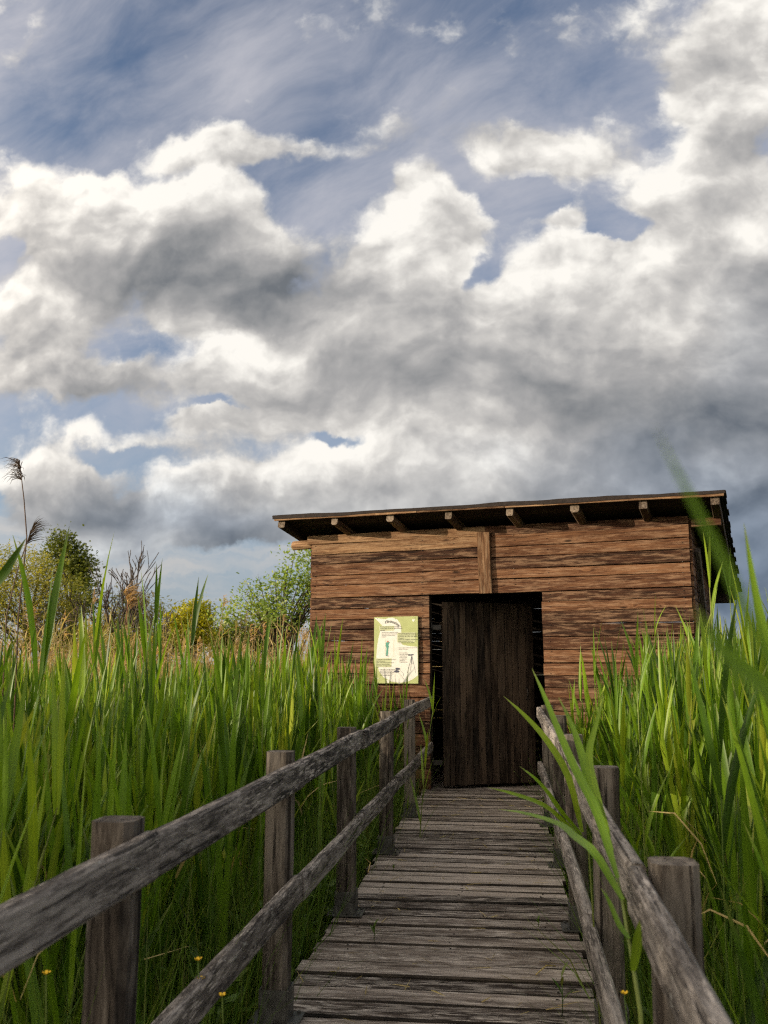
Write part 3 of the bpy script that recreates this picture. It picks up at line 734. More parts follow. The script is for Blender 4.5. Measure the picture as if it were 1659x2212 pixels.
# ------------------------------------------------------------------ leaves and reeds (vectorised)
T6 = np.array([0, .14, .34, .58, .80, 1.]); W6 = np.array([.50, .85, 1., .80, .45, .03])
def leaves(base, az, ph0, ph1, L, Wd, roll, rnd, fold=.22, T=T6, WP=W6):
    """long blades: base (n,3), azimuth, lean from vertical at base / tip, length, width"""
    n = len(base); K = len(T)
    tt = T[None, :]
    ph = ph0[:, None] + (ph1 - ph0)[:, None] * tt ** 1.3
    dT = np.diff(T, prepend=0.)[None, :]
    phm = np.concatenate([ph[:, :1], (ph[:, 1:] + ph[:, :-1]) / 2], 1)
    hor = np.cumsum(np.sin(phm) * dT, 1) * L[:, None]; ver = np.cumsum(np.cos(phm) * dT, 1) * L[:, None]
    ca, sa = np.cos(az)[:, None], np.sin(az)[:, None]
    C = np.stack([base[:, 0:1] + ca * hor, base[:, 1:2] + sa * hor, base[:, 2:3] + ver], -1)
    # side and normal vectors
    side = np.stack([-sa * np.ones_like(ph), ca * np.ones_like(ph), np.zeros_like(ph)], -1)
    nor = np.stack([-ca * np.cos(ph), -sa * np.cos(ph), np.sin(ph)], -1)
    rl = roll[:, None] * (1 + .6 * tt)
    cr, sr = np.cos(rl)[..., None], np.sin(rl)[..., None]
    s2 = side * cr + nor * sr; n2 = nor * cr - side * sr
    w = (Wd[:, None] * WP[None, :] * .5)[..., None]
    V = np.stack([C - s2 * w + n2 * w * fold, C - n2 * w * fold * .4, C + s2 * w + n2 * w * fold], 2)   # n,K,3,3
    V = V.reshape(-1, 3)
    i = (np.arange(n) * K * 3)[:, None, None]; k = (np.arange(K - 1) * 3)[None, :, None]; j = np.arange(2)[None, None, :]
    a = i + k + j
    F = np.stack([a, a + 1, a + 4, a + 3], -1).reshape(-1, 4)
    return V, F, np.repeat(rnd, K * 3), np.tile(np.repeat(T, 3), n), np.tile([-1., 0., 1.], n * K)
def stalks(base, top, r0, r1, rnd, bend, K=4, sides=4):
    n = len(base); u = np.linspace(0, 1, K)
    C = base[:, None, :] + (top - base)[:, None, :] * u[None, :, None]
    C = C + bend[:, None, :] * (u * (1 - u) * 4)[None, :, None] * 0 + bend[:, None, :] * (u ** 2)[None, :, None]
    r = r0[:, None] + (r1 - r0)[:, None] * u[None, :]
    th = np.arange(sides) * 2 * np.pi / sides
    V = C[:, :, None, :] + np.stack([np.cos(th), np.sin(th), np.zeros(sides)], -1)[None, None] * r[:, :, None, None]
    V = V.reshape(-1, 3)
    i = (np.arange(n) * K * sides)[:, None, None]; k = (np.arange(K - 1) * sides)[None, :, None]; j = np.arange(sides)[None, None, :]
    a = i + k + j; b = i + k + (j + 1) % sides
    F = np.stack([a, b, b + sides, a + sides], -1).reshape(-1, 4)
    return V, F, np.repeat(rnd, K * sides), np.tile(np.repeat(u, sides), n), np.full(len(V), .6)
class VB:
    def __init__(s): s.p = []; s.o = 0; s.mi = []
    def add(s, r, mi):
        V, F, a, b, c = r; s.p.append((V, F + s.o, a, b, c)); s.o += len(V); s.mi.append(np.full(len(F), mi))
    def build(s, name, mats, parent=None, smooth=True):
        V = np.concatenate([q[0] for q in s.p]); F = np.concatenate([q[1] for q in s.p])
        return link(name, np_mesh(name, V, F, mats, np.concatenate(s.mi), {'rnd': np.concatenate([q[2] for q in s.p]), 'along': np.concatenate([q[3] for q in s.p]), 'acr': np.concatenate([q[4] for q in s.p])}, smooth), parent)

def reed_plants(vb, xy, H, nl=8, lw=.037, ll=.55, lean=.05, z0=GZ, wide=1., dens_low=.12):
    """phragmites shoots: stalk plus two-ranked upright blades"""
    n = len(xy)
    base = np.c_[xy, np.full(n, z0)]
    ld = rng.normal(0, 1, (n, 2)) * lean + np.array([.025, .01])
    top = base.copy(); top[:, 2] += H * .80; bend = np.c_[ld * H[:, None], np.zeros(n)]
    rnd = np.clip(rng.normal(.45, .27, n), 0, 1)
    vb.add(stalks(base, top, np.full(n, .0048), np.full(n, .0022), rnd, bend), 1)
    az0 = rng.uniform(0, 2 * np.pi, n)
    for k in range(nl):
        u = dens_low + (1 - dens_low) * (k + rng.uniform(-.35, .35, n)) / (nl - 1)
        u = np.clip(u, .02, 1.)
        p = base + (top - base) * u[:, None] + bend * (u ** 2)[:, None]
        az = az0 + np.pi * k + rng.normal(0, .45, n)
        upper = np.clip(u, 0, 1)
        ph0 = np.clip(rng.normal(.30, .10, n) * (1.15 - .75 * upper), .03, .7)
        ph1 = ph0 + np.clip(rng.normal(.22, .22, n), -.1, 1.0) * (1.15 - .55 * upper)
        L = ll * rng.uniform(.75, 1.2, n) * (.70 + .45 * np.sin(np.pi * np.clip(.15 + .75 * upper, 0, 1)))
        Wd = lw * rng.uniform(.7, 1.25, n) * wide * (1.05 - .35 * upper)
        rr = np.clip(rnd + rng.normal(0, .12, n), 0, 1)
        vb.add(leaves(p, az, ph0, ph1, L, Wd, rng.normal(0, .5, n), rr), 0)
    # terminal spear
    ph0 = np.abs(rng.normal(.02, .05, n)); p = base + (top - base) + bend
    vb.add(leaves(p - [0, 0, .02], az0, ph0, ph0 + rng.uniform(0, .12, n), ll * rng.uniform(.55, .95, n), lw * .62 * rng.uniform(.7, 1.1, n), rng.normal(0, .4, n), rnd), 0)

def hut_local(xy):
    d = xy - HP[:2]
    return np.c_[d[:, 0] * math.cos(HA) - d[:, 1] * math.sin(HA), d[:, 0] * math.sin(HA) + d[:, 1] * math.cos(HA)]
def scatter(n, x0, x1, y0, y1, jit=1.):
    return np.c_[rng.uniform(x0, x1, n), rng.uniform(y0, y1, n)]
def in_view(xy, margin=1.2):
    a = np.degrees(np.arctan2(xy[:, 0], xy[:, 1])); return (a > -34) & (a < 22) | (np.hypot(xy[:, 0], xy[:, 1]) < margin * 0)
def clear_hut(xy, m=.12):
    l = hut_local(xy); return ~((l[:, 0] > U0 - m) & (l[:, 0] < U1 + m) & (l[:, 1] > -m) & (l[:, 1] < DEP + m))

def dry_blades(vb, xy):
    xy = xy[in_view(xy) & clear_hut(xy, .1)]; n = len(xy)
    p = np.c_[xy, GZ + rng.uniform(.1, 1.0, n)]
    vb.add(leaves(p, rng.uniform(0, 6.28, n), rng.uniform(.1, .7, n), rng.uniform(.6, 2.6, n), rng.uniform(.25, .6, n), rng.uniform(.008, .02, n), rng.normal(0, .6, n), rng.uniform(0, 1, n), T=np.array([0, .3, .65, 1.]), WP=np.array([.7, 1., .6, .05])), 2)
# --- left bed
vb = VB()
xy = scatter(4200, -9., -1.15, 1.2, 11.0); xy = xy[in_view(xy) & clear_hut(xy, .10)]
keep = rng.uniform(0, 1, len(xy)) < np.clip((-xy[:, 0] - 1.05) / .8, .10, 1.)
xy = xy[keep]
wob = .20 * np.sin(xy[:, 0] * 1.9 + .6 * xy[:, 1]) + .16 * np.sin(xy[:, 1] * 2.6 - xy[:, 0])
d_ = xy[:, 1]
Hl = (1.47 + .018 * d_ - .10 * np.clip((d_ - 6.5) / 2, 0, 1) + wob * .8) * rng.uniform(.72, 1.12, len(xy))
hl = hut_local(xy)
near_sign = (hl[:, 0] > -1.2) & (hl[:, 0] < .2); Hl = np.where(near_sign & (hl[:, 1] > -2.8), Hl * .93, Hl)
reed_plants(vb, xy, Hl)
xy = scatter(430, -7., -1.5, 2.4, 8.); xy = xy[in_view(xy) & clear_hut(xy, .5)]
reed_plants(vb, xy, np.where(rng.uniform(0, 1, len(xy)) < .14, rng.uniform(1.85, 2.15, len(xy)), rng.uniform(1.2, 1.75, len(xy))), nl=7, lw=.046, ll=.62, lean=.10, dens_low=.4)
dry_blades(vb, scatter(900, -7., -1.3, 1.5, 10.5))
tag(vb.build('reed_bed', [M['reed'], M['stalk'], M['dry']]), 'dense bed of tall green reeds along the left side of the boardwalk', 'reeds', kind='stuff')
# --- right bed
vb = VB()
xy = scatter(3700, .62, 7.5, 1.0, 12.5); xy = xy[in_view(xy) & clear_hut(xy, .10)]
keep = rng.uniform(0, 1, len(xy)) < np.clip((xy[:, 0] - .5) / .5, .15, 1.); xy = xy[keep]
hl = hut_local(xy)
Hr = (1.46 + .14 * np.clip(xy[:, 0] - .8, 0, 4)) * rng.uniform(.80, 1.10, len(xy))
Hr = np.where(hl[:, 0] > 2.5, Hr * 1.2, Hr)
Hr = np.where((hl[:, 0] > .9) & (hl[:, 0] < 2.0) & (hl[:, 1] > -2.5), Hr * .80, Hr)
reed_plants(vb, xy, Hr, wide=1.1)
xy = scatter(380, .9, 6., 1.6, 9.5); xy = xy[in_view(xy) & clear_hut(xy, .5)]
reed_plants(vb, xy, rng.uniform(1.45, 2.05, len(xy)) + .08 * np.clip(xy[:, 0] - 1, 0, 4), nl=7, lw=.046, ll=.60, lean=.10, dens_low=.4)
dry_blades(vb, scatter(700, .7, 6., 1.5, 10.))
tag(vb.build('reed_bed', [M['reed'], M['stalk'], M['dry']]), 'dense bed of sunlit green reeds right of the boardwalk, in front of the hut', 'reeds', kind='stuff')
# --- further reeds behind and beside the hut
vb = VB()
xy = scatter(600, -12., -1.6, 11., 17.); xy = xy[in_view(xy) & clear_hut(xy, .2)]
reed_plants(vb, xy, rng.uniform(1.25, 1.7, len(xy)), nl=6, lw=.03)
xy = scatter(2600, 2.4, 9., 11., 20.); xy = xy[in_view(xy) & clear_hut(xy, .2)]
reed_plants(vb, xy, rng.uniform(1.6, 2.3, len(xy)), nl=6, lw=.03)
tag(vb.build('reed_bed', [M['reed'], M['stalk']]), 'green reeds standing further back on both sides of the hut', 'reeds', kind='stuff')

# --- undergrowth along the boardwalk
vb = VB()
TG = np.array([0, .3, .65, 1.]); WG = np.array([.7, 1., .6, .05])
def grass(vb, xy, h0, h1, w=.006, lean=.35, mi=0):
    n = len(xy); base = np.c_[xy, np.full(n, GZ)]
    ph0 = np.abs(rng.normal(.08, .10, n)); ph1 = ph0 + np.abs(rng.normal(lean, .3, n))
    vb.add(leaves(base, rng.uniform(0, 2 * np.pi, n), ph0, ph1, rng.uniform(h0, h1, n), w * rng.uniform(.6, 1.5, n), rng.normal(0, .6, n), rng.uniform(0, 1, n), T=TG, WP=WG), mi)
xy = np.r_[scatter(12000, -2.6, -.98, .8, 10.6), scatter(6500, .40, 1.5, .8, 10.5)]
xy = xy[clear_hut(xy, .02)]
grass(vb, xy, .25, .85)
xy = np.r_[scatter(2600, -1.5, -.96, .8, 10.4), scatter(1700, .40, .95, .8, 10.2)]; xy = xy[clear_hut(xy, .02)]
grass(vb, xy, .6, 1.15, .004, .25)
xy = scatter(9000, -7., -2.4, 1.5, 12.); xy = xy[in_view(xy)]; grass(vb, xy, .3, .9, .007)
xy = scatter(7000, 1.4, 6.5, 1.5, 12.); xy = xy[in_view(xy) & clear_hut(xy, .02)]; grass(vb, xy, .3, .9, .007)
tag(vb.build('grass', [M['grass']]), 'thin dark green grass filling the ground between the reeds and the boardwalk', 'grass', kind='stuff')
# broad leafy weeds at the edge of the boards
vb = VB()
TW = np.array([0, .25, .55, .85, 1.]); WW = np.array([.25, .9, 1., .45, .05])
xy = np.r_[scatter(230, -1.35, -.99, 1.2, 10.2), scatter(120, .42, .75, 1.2, 10.)]
n = len(xy)
for k in range(11):
    h = rng.uniform(.05, .55, n); p = np.c_[xy + rng.normal(0, .015, (n, 2)), GZ + h]
    vb.add(leaves(p, rng.uniform(0, 6.28, n), rng.uniform(.6, 1.2, n), rng.uniform(1.2, 2.1, n), rng.uniform(.05, .11, n), rng.uniform(.018, .036, n), rng.normal(0, .3, n), rng.uniform(0, 1, n), T=TW, WP=WW), 0)
b_ = np.c_[xy, np.full(n, GZ)]; vb.add(stalks(b_, b_ + [0, 0, .55], np.full(n, .003), np.full(n, .0015), rng.uniform(0, 1, n), np.c_[rng.normal(0, .03, (n, 2)), np.zeros(n)]), 0)
tag(vb.build('weeds', [M['weed']]), 'low leafy green weeds growing up beside the edges of the boards', 'weeds', kind='stuff')

# --- dry reeds in the sun behind
def plume_blades(vb, p, az, size, mi, n=26, droop=1.9):
    m_ = len(p)
    for k in range(n):
        u = k / n
        q = p - np.c_[np.zeros((m_, 2)), np.full(m_, 1.)] * (size * (u * .9))[:, None] if True else p
        a = az + rng.normal(0, .75, m_)
        vb.add(leaves(q, a, rng.uniform(.25, .9, m_), droop + rng.normal(0, .3, m_), size * rng.uniform(.35, .75, m_) * (.6 + .6 * u), size * rng.uniform(.05, .11, m_), rng.normal(0, .6, m_), rng.uniform(0, 1, m_), T=TG, WP=WG), mi)
vb = VB()
xy = scatter(6200, -17., -.8, 12.5, 27.); xy = xy[in_view(xy) & clear_hut(xy, .3)]
n = len(xy); base = np.c_[xy, np.full(n, GZ)]
H = np.where(rng.uniform(0, 1, n) < .12, rng.uniform(2.1, 2.7, n), rng.uniform(1.35, 2.05, n)) * (1 + .10 * np.sin(xy[:, 0] * .9 + xy[:, 1]))
top = base.copy(); top[:, 2] += H; bd = np.c_[rng.normal(0, .10, (n, 2)) * H[:, None], np.zeros(n)]
rn = rng.uniform(0, 1, n)
vb.add(stalks(base, top, np.full(n, .007), np.full(n, .004), rn, bd, sides=3), 0)
for k in range(4):
    u = rng.uniform(.15, .95, n); p = base + (top - base) * u[:, None] + bd * (u ** 2)[:, None]
    vb.add(leaves(p, rng.uniform(0, 6.28, n), rng.uniform(.2, .7, n), rng.uniform(.8, 2.4, n), rng.uniform(.2, .5, n), rng.uniform(.012, .024, n), rng.normal(0, .5, n), rn, T=TG, WP=WG), 0)
sel = rng.uniform(0, 1, n) < .22
plume_blades(vb, (top + bd)[sel], rng.normal(.3, .6, sel.sum()), rng.uniform(.16, .30, sel.sum()), 1, n=9)
tag(vb.build('dry_reeds', [M['dry'], M['plume']]), 'sunlit straw coloured dry reeds with feathery plumes behind the green bed', 'dry reeds', kind='stuff')

# ------------------------------------------------------------------ single reeds one can point to
def curve_leaf(pts, width, nrm, rnd=.5, K=12, prof=None):
    """blade along a smooth curve through 3D points; nrm = rough facing direction"""
    P_ = [np.asarray(p, float) for p in pts]
    P_ = [2 * P_[0] - P_[1]] + P_ + [2 * P_[-1] - P_[-2]]
    out = []; m_ = len(P_) - 3
    for k in range(K + 1):
        u = k / K * m_; i = min(int(u), m_ - 1); u -= i
        a, b, c, d = P_[i:i + 4]
        out.append(.5 * ((2 * b) + (-a + c) * u + (2 * a - 5 * b + 4 * c - d) * u ** 2 + (-a + 3 * b - 3 * c + d) * u ** 3))
    out = np.array(out); tan = np.gradient(out, axis=0); tan /= np.linalg.norm(tan, axis=1)[:, None]
    nn = np.asarray(nrm, float); side = np.cross(tan, nn); side /= np.linalg.norm(side, axis=1)[:, None]
    nv = np.cross(side, tan)
    tt = np.linspace(0, 1, K + 1); w = width * .5 * np.interp(tt, [0, .08, .3, .55, .8, 1], [.42, .75, 1, .85, .5, .03])[:, None]
    V = np.stack([out - side * w + nv * w * .2, out - nv * w * .1, out + side * w + nv * w * .2], 1).reshape(-1, 3)
    k = (np.arange(K) * 3)[:, None]; j = np.arange(2)[None]; a = k + j
    return V, np.stack([a, a + 1, a + 4, a + 3], -1).reshape(-1, 4), np.full(len(V), rnd), np.repeat(tt, 3), np.tile([-1., 0., 1.], K + 1)
def hero_reed(label, stalk_pts, blades, rnd=.5, r=.005, cat='reed', mats=('reed', 'stalk'), name='reed', group=None):
    """stalk and each blade a part of its own"""
    b0 = np.asarray(stalk_pts[0], float)
    root = empty(name, b0); tag(root, label, cat, group)
    vb = VB()
    P_ = [np.asarray(p, float) - b0 for p in stalk_pts]
    mb = MB(); mb.tube(P_, [r * (1 - .6 * i / max(1, len(P_) - 1)) for i in range(len(P_))], 8, rnd=rnd); o = mb.build('stalk', M[mats[1]], root)
    for (pts, w, nrm) in blades:
        V, F, a, b, c = curve_leaf([np.asarray(p, float) - b0 for p in pts], w, nrm, min(1, max(0, rnd + random.uniform(-.15, .15))))
        link('blade', np_mesh('blade', V, F, [M[mats[0]]], None, {'rnd': a, 'along': b, 'acr': c}, True), root)
    return root
tocam = lambda p: CP - np.asarray(p)
def blade_px(lst, w, twist=(0, 0, .5)):
    pts = [at(*q) for q in lst]
    return (pts, w, tocam(pts[len(pts) // 2]) / np.linalg.norm(tocam(pts[len(pts) // 2])) + np.asarray(twist))
s6 = lambda x, y: ((1950 + x * .6763) * .54004, (2700 + y * .6763) * .54004)
def b6(lst, w, tw=(0, 0, .5)): return blade_px([(*s6(x, y), Y) for x, y, Y in lst], w, tw)
# the reed that leans over the right rail, blades fanned across the boardwalk
hero_reed('tall reed leaning over the right railing, its long blades fanned across the boardwalk',
    [at(*s6(905, 2000), 2.0) + np.array([0, 0, -.45]), at(*s6(905, 2000), 2.0), at(*s6(850, 1650), 2.05), at(*s6(800, 1350), 2.12), at(*s6(745, 1080), 2.2), at(*s6(690, 820), 2.3)],
    [b6([(800, 1330, 2.1), (640, 1060, 2.2), (520, 960, 2.35), (420, 880, 2.5), (210, 815, 2.8), (60, 795, 3.0)], .021),
     b6([(770, 1200, 2.12), (640, 800, 2.2), (520, 560, 2.3), (420, 330, 2.4), (330, 110, 2.5), (262, -40, 2.6)], .021),
     b6([(735, 1040, 2.2), (620, 720, 2.3), (560, 480, 2.4), (500, 300, 2.45), (420, 130, 2.5)], .022),
     b6([(720, 960, 2.25), (640, 700, 2.3), (600, 480, 2.35), (640, 300, 2.4), (690, 120, 2.45)], .020),
     b6([(840, 1560, 2.05), (780, 1480, 2.1), (720, 1340, 2.15), (670, 1260, 2.2)], .012),
     b6([(860, 1750, 2.02), (890, 1560, 2.0), (900, 1450, 2.0)], .02)], .55, .0055)
hero_reed('slender reed behind the right railing with thin blades reaching over the boards to the left',
    [at(*s6(640, 1250), 3.5) + np.array([0, 0, -.5]), at(*s6(600, 1050), 3.5), at(*s6(540, 900), 3.5)],
    [b6([(560, 950, 3.5), (430, 800, 3.4), (360, 700, 3.35), (280, 610, 3.3), (190, 540, 3.3)], .018),
     b6([(560, 930, 3.5), (480, 610, 3.5), (360, 400, 3.5), (220, 240, 3.5), (95, 125, 3.5)], .026),
     b6([(590, 1010, 3.5), (440, 860, 3.4), (330, 770, 3.3), (160, 705, 3.2), (0, 664, 3.15)], .022)], .6, .004)
# blurred blades close to the lens, right edge
hero_reed('out of focus reed close to the right edge, its longest blade crossing the roof corner',
    [at(1900, 2300, .36), at(1830, 1900, .34), at(1760, 1640, .33)],
    [blade_px([(1760, 1640, .33), (1690, 1470, .33), (1640, 1385, .33), (1575, 1240, .33), (1510, 1110, .33), (1458, 1010, .33), (1418, 925, .33)], .0038),
     blade_px([(1800, 1760, .36), (1720, 1560, .36), (1650, 1490, .36), (1580, 1425, .36), (1530, 1360, .36), (1500, 1310, .36)], .0075)], .45, .004)
hero_reed('upright reed at the right edge with one dark blade pointing to the sky',
    [at(1740, 1750, 1.6) + np.array([0, 0, -1.]), at(1720, 1600, 1.6), at(1680, 1450, 1.6)],
    [blade_px([(1700, 1520, 1.6), (1660, 1400, 1.6), (1630, 1270, 1.6), (1607, 1130, 1.6)], .016),
     blade_px([(1720, 1600, 1.6), (1650, 1480, 1.6), (1610, 1440, 1.6), (1560, 1400, 1.6)], .02)], .4)
# tall lit reeds in front of the right corner of the hut
def gen_reed(label, x, y, Ypos, topy, n=8, rnd=.6, group=None, w=.03, ll=.42, az=None, lean=0., mats=('reed', 'stalk'), spread=1.):
    foot = at(x, 1900, Ypos); foot[2] = GZ
    tip = at(x, topy, Ypos); H = tip[2] - GZ - .30
    pts = [foot + np.array([lean * u * u, 0, H * u]) for u in (0, .3, .6, .85, 1.)]
    az = random.uniform(0, 6.28) if az is None else az
    bl = []
    for k in range(n):
        u = .25 + .75 * k / (n - 1); p = foot + np.array([lean * u * u, 0, H * u]); a = az + math.pi * k + random.uniform(-.4, .4)
        out = np.array([math.cos(a), math.sin(a), 0]); L = ll * random.uniform(.8, 1.15) * (1.05 - .3 * u)
        f0 = .34 * (1.1 - .7 * u) * spread; f1 = f0 + random.uniform(.05, .5) * (1.1 - .5 * u) * spread
        q = [p]
        for j in range(4):
            f = f0 + (f1 - f0) * j / 3; q.append(q[-1] + (out * math.sin(f) + np.array([0, 0, math.cos(f)])) * L / 4)
        bl.append((q, w * random.uniform(.75, 1.1) * (1.05 - .3 * u), -out * .6 + np.array([0, -.5, .5])))
    p = pts[-1]; bl.append(([p, p + [.004, 0, .1], p + [.01, 0, .2], p + [.02, 0, .32]], w * .55, np.array([.3, -1, .1])))
    return hero_reed(label, pts, bl, rnd, mats=mats, group=group)
random.seed(5)
gen_reed('tallest sunlit reed at the right corner of the hut, broad yellow-green blades', 1570, 1150, 5.2, 1150, 9, .85, w=.034)
gen_reed('bent reed with curled thin blades against the plank wall right of the door', 1440, 1290, 7.4, 1290, 7, .75, w=.018, spread=1.6)
gen_reed('broad bladed reed rising before the right end of the plank wall', 1395, 1330, 4.6, 1330, 9, .5, w=.034)
gen_reed('tall reed with dark narrow blades at the right edge beside the hut roof', 1615, 1190, 6.0, 1190, 8, .3, w=.026)
gen_reed('tallest dark green reed of the left bed, spear shaped top against the sky', 314, 1215, 4.4, 1215, 8, .2, w=.030)
gen_reed('dark green reed with a pointed top before the yellow shrub', 398, 1255, 4.2, 1255, 8, .22, w=.036)
gen_reed('reed with wide dark blades in the middle of the left bed', 560, 1330, 4.6, 1330, 8, .3, w=.032)
gen_reed('reed standing before the left corner of the hut wall, blades spread wide', 690, 1330, 5.4, 1330, 8, .4, w=.034, spread=1.3)
gen_reed('reed in front of the information board with slim upright blades', 880, 1440, 8.6, 1440, 7, .55, w=.02, ll=.36)
gen_reed('sunlit reed leaning across the left door jamb from behind the railing', 905, 1455, 7.6, 1455, 8, .65, w=.026, lean=.12, spread=1.5)
# dark dry reeds with plumes, far left
def plumed_reed(label, pts, pl, az, drop, stalkm='plume_dark', r=.004, size=.17, nb=70):
    b0 = np.asarray(pts[0]); root = empty('dry_reed', b0); tag(root, label, 'dry reed', 'plumed dry reeds at the left edge')
    mb = MB(); mb.tube([np.asarray(p) - b0 for p in pts], [r, r, r * .9, r * .75, r * .6][:len(pts)], 7); mb.build('stalk', M['plume' if stalkm == 'plume' else stalkm], root)
    vb = VB(); n = nb
    top = np.asarray(pts[-1]) - b0; prev = np.asarray(pts[-2]) - b0; dirn = (top - prev) / np.linalg.norm(top - prev)
    u = rng.uniform(-.55, .25, n); p = top + dirn * (u * size)[:, None]
    vb.add(leaves(p, az + rng.normal(0, .55, n), rng.uniform(.2, .9, n), drop + rng.normal(0, .35, n), size * rng.uniform(.5, 1.0, n), size * rng.uniform(.022, .05, n), rng.normal(0, .6, n), rng.uniform(0, 1, n), T=TG, WP=WG), 0)
    vb.build('plume', [M[pl]], root)
    pass
def foot_of(x, Y):
    p = at(x, 1700, Y); p[2] = GZ; return p
plumed_reed('tall dark dry reed at the left edge with a drooping brown plume against the clouds', [foot_of(36, 4.6), at(40, 1330, 4.6), at(58, 1160, 4.6), at(52, 1080, 4.6), at(44, 1012, 4.6)], 'plume_dark', math.pi * .95, 2.6, size=.125, nb=90)
plumed_reed('shorter dry reed at the left edge with a feathery brown plume leaning right', [foot_of(5, 5.2), at(14, 1330, 5.2), at(38, 1230, 5.2), at(66, 1150, 5.2)], 'plume_dark', .35, 1.7, size=.14, nb=60)
plumed_reed('pale dry reed with a fluffy cream plume standing before the bare tree', [foot_of(270, 12.), at(268, 1400, 12.), at(276, 1300, 12.), at(272, 1290, 12.)], 'plume', .2, 2.0, 'plume', size=.34)
plumed_reed('pale dry reed with a slim plume left of the dark spear topped reed', [foot_of(66, 11.), at(64, 1460, 11.), at(66, 1350, 11.), at(65, 1335, 11.)], 'plume', 2., 2.0, 'plume', size=.26)
hero_reed('dark blade slanting in from the left edge beneath the tall plume', [at(-260, 1600, 2.6) + np.array([0, 0, -.8]), at(-220, 1500, 2.6), at(-150, 1400, 2.6)],
    [blade_px([(-150, 1400, 2.6), (-70, 1320, 2.6), (0, 1250, 2.6), (30, 1205, 2.6), (56, 1163, 2.6)], .034)], .12)

# ------------------------------------------------------------------ buttercups and small plants on the boards
def buttercup(x, y, Y, label, r=.013, h=.35):
    c = at(x, y, Y); b = c.copy(); b[2] = max(GZ, c[2] - h)
    root = empty('buttercup', b); tag(root, label, 'flower', 'yellow buttercups beside the boardwalk')
    mb = MB(); mb.tube([np.zeros(3), (c - b) * .5 + [.01, 0, 0], c - b], .0018, 5); mb.build('stem', M['weed'], root)
    for k in range(5):
        a = k * 1.2566 + x; d = np.array([math.cos(a), math.sin(a), 0]); s_ = np.array([-d[1], d[0], 0]); o = c - b
        mb = MB(); mb.poly([o + d * .001, o + d * r * .6 + s_ * r * .45 + [0, 0, .003], o + d * r + s_ * r * .3 + [0, 0, .007], o + d * r - s_ * r * .3 + [0, 0, .007], o + d * r * .6 - s_ * r * .45 + [0, 0, .003]], (0, 0, -.0006))
        mb.build('petal', M['petal'], root)
for x, y, Y, l in ((428, 2075, 2.5, 'yellow buttercup between the two nearest left posts, upper of the pair'), (434, 2117, 2.5, 'yellow buttercup between the two nearest left posts, lower of the pair'),
                   (480, 2152, 2.4, 'small yellow buttercup low beside the second left post'), (100, 2105, 2.2, 'yellow buttercup at the foot of the nearest left post'),
                   (1349, 2148, 2.6, 'yellow buttercup in the grass behind the nearest right post'), (1341, 1912, 3.2, 'large yellow bloom just behind the right top rail')):
    buttercup(x, y, Y, l, .017 if 'large' in l else .0095)
def sprig(x, y, label, h=.10, n=5, mat='weed', name='weed_sprig'):
    d = ray(x, y); p = CP + d * (0.004 - CAMZ) / d[2]
    root = empty(name, p); tag(root, label, 'plant', 'small plants growing through the boards')
    mb = MB(); mb.tube([np.zeros(3), np.array([.004, .002, h])], .0018, 5); mb.build('stem', M[mat], root)
    vb = VB(); k = np.arange(n); q = np.zeros((n, 3)); q[:, 2] = h * (.3 + .7 * k / max(1, n - 1))
    vb.add(leaves(q, k * 2.4, np.full(n, .5), np.full(n, 1.2), np.full(n, h * .55), np.full(n, .012), np.zeros(n), rng.uniform(0, 1, n), T=TW, WP=WW), 0); vb.build('leaf_whorl', [M[mat]], root)
sprig(808, 2035, 'little green sprout growing through the boards in the middle of the walk', .085)
sprig(850, 1880, 'flat green tuft on the boards beside the second left post shoe', .03, 6)
sprig(1163, 2003, 'small green sprout on the boards near the right post shoe', .04, 4)
sprig(1215, 2190, 'yellowing grass sprout standing at the right end of the nearest boards', .13, 4, 'grass')
sprig(612, 2200, 'green sprout beside the shoe of the second left post', .07, 6)
def twig(pts, label):
    P_ = []
    for x, y in pts:
        d = ray(x, y); P_.append(CP + d * (.010 - CAMZ) / d[2])
    b = P_[0]; mb = MB(); mb.tube([p - b + np.array([0, 0, .012 if i == 1 else 0]) for i, p in enumerate(P_)], .003, 6)
    o = mb.build('dry_stalk', M['dry']); o.location = b; tag(o, label, 'stalk')
twig([(1158, 2105), (1180, 2092), (1200, 2087)], 'bent straw coloured dry stalk lying on the nearest boards')
twig([(786, 1852), (800, 1868), (795, 1885)], 'curled pale dry stalk on the boards by the third left post')

vb = VB(); n = 230
p = np.c_[rng.uniform(-.9, .3, n), 1.2 + 8.8 * rng.uniform(0, 1, n), np.full(n, .004)]
vb.add(leaves(p, rng.uniform(0, 6.28, n), np.full(n, 1.45), rng.uniform(1.4, 1.6, n), rng.uniform(.03, .13, n), rng.uniform(.003, .007, n), rng.normal(0, .5, n), rng.uniform(0, 1, n), T=TG, WP=WG), 0)
tag(vb.build('reed_litter', [M['dry']]), 'bits of dry straw coloured reed scattered over the boards', 'litter', kind='stuff')
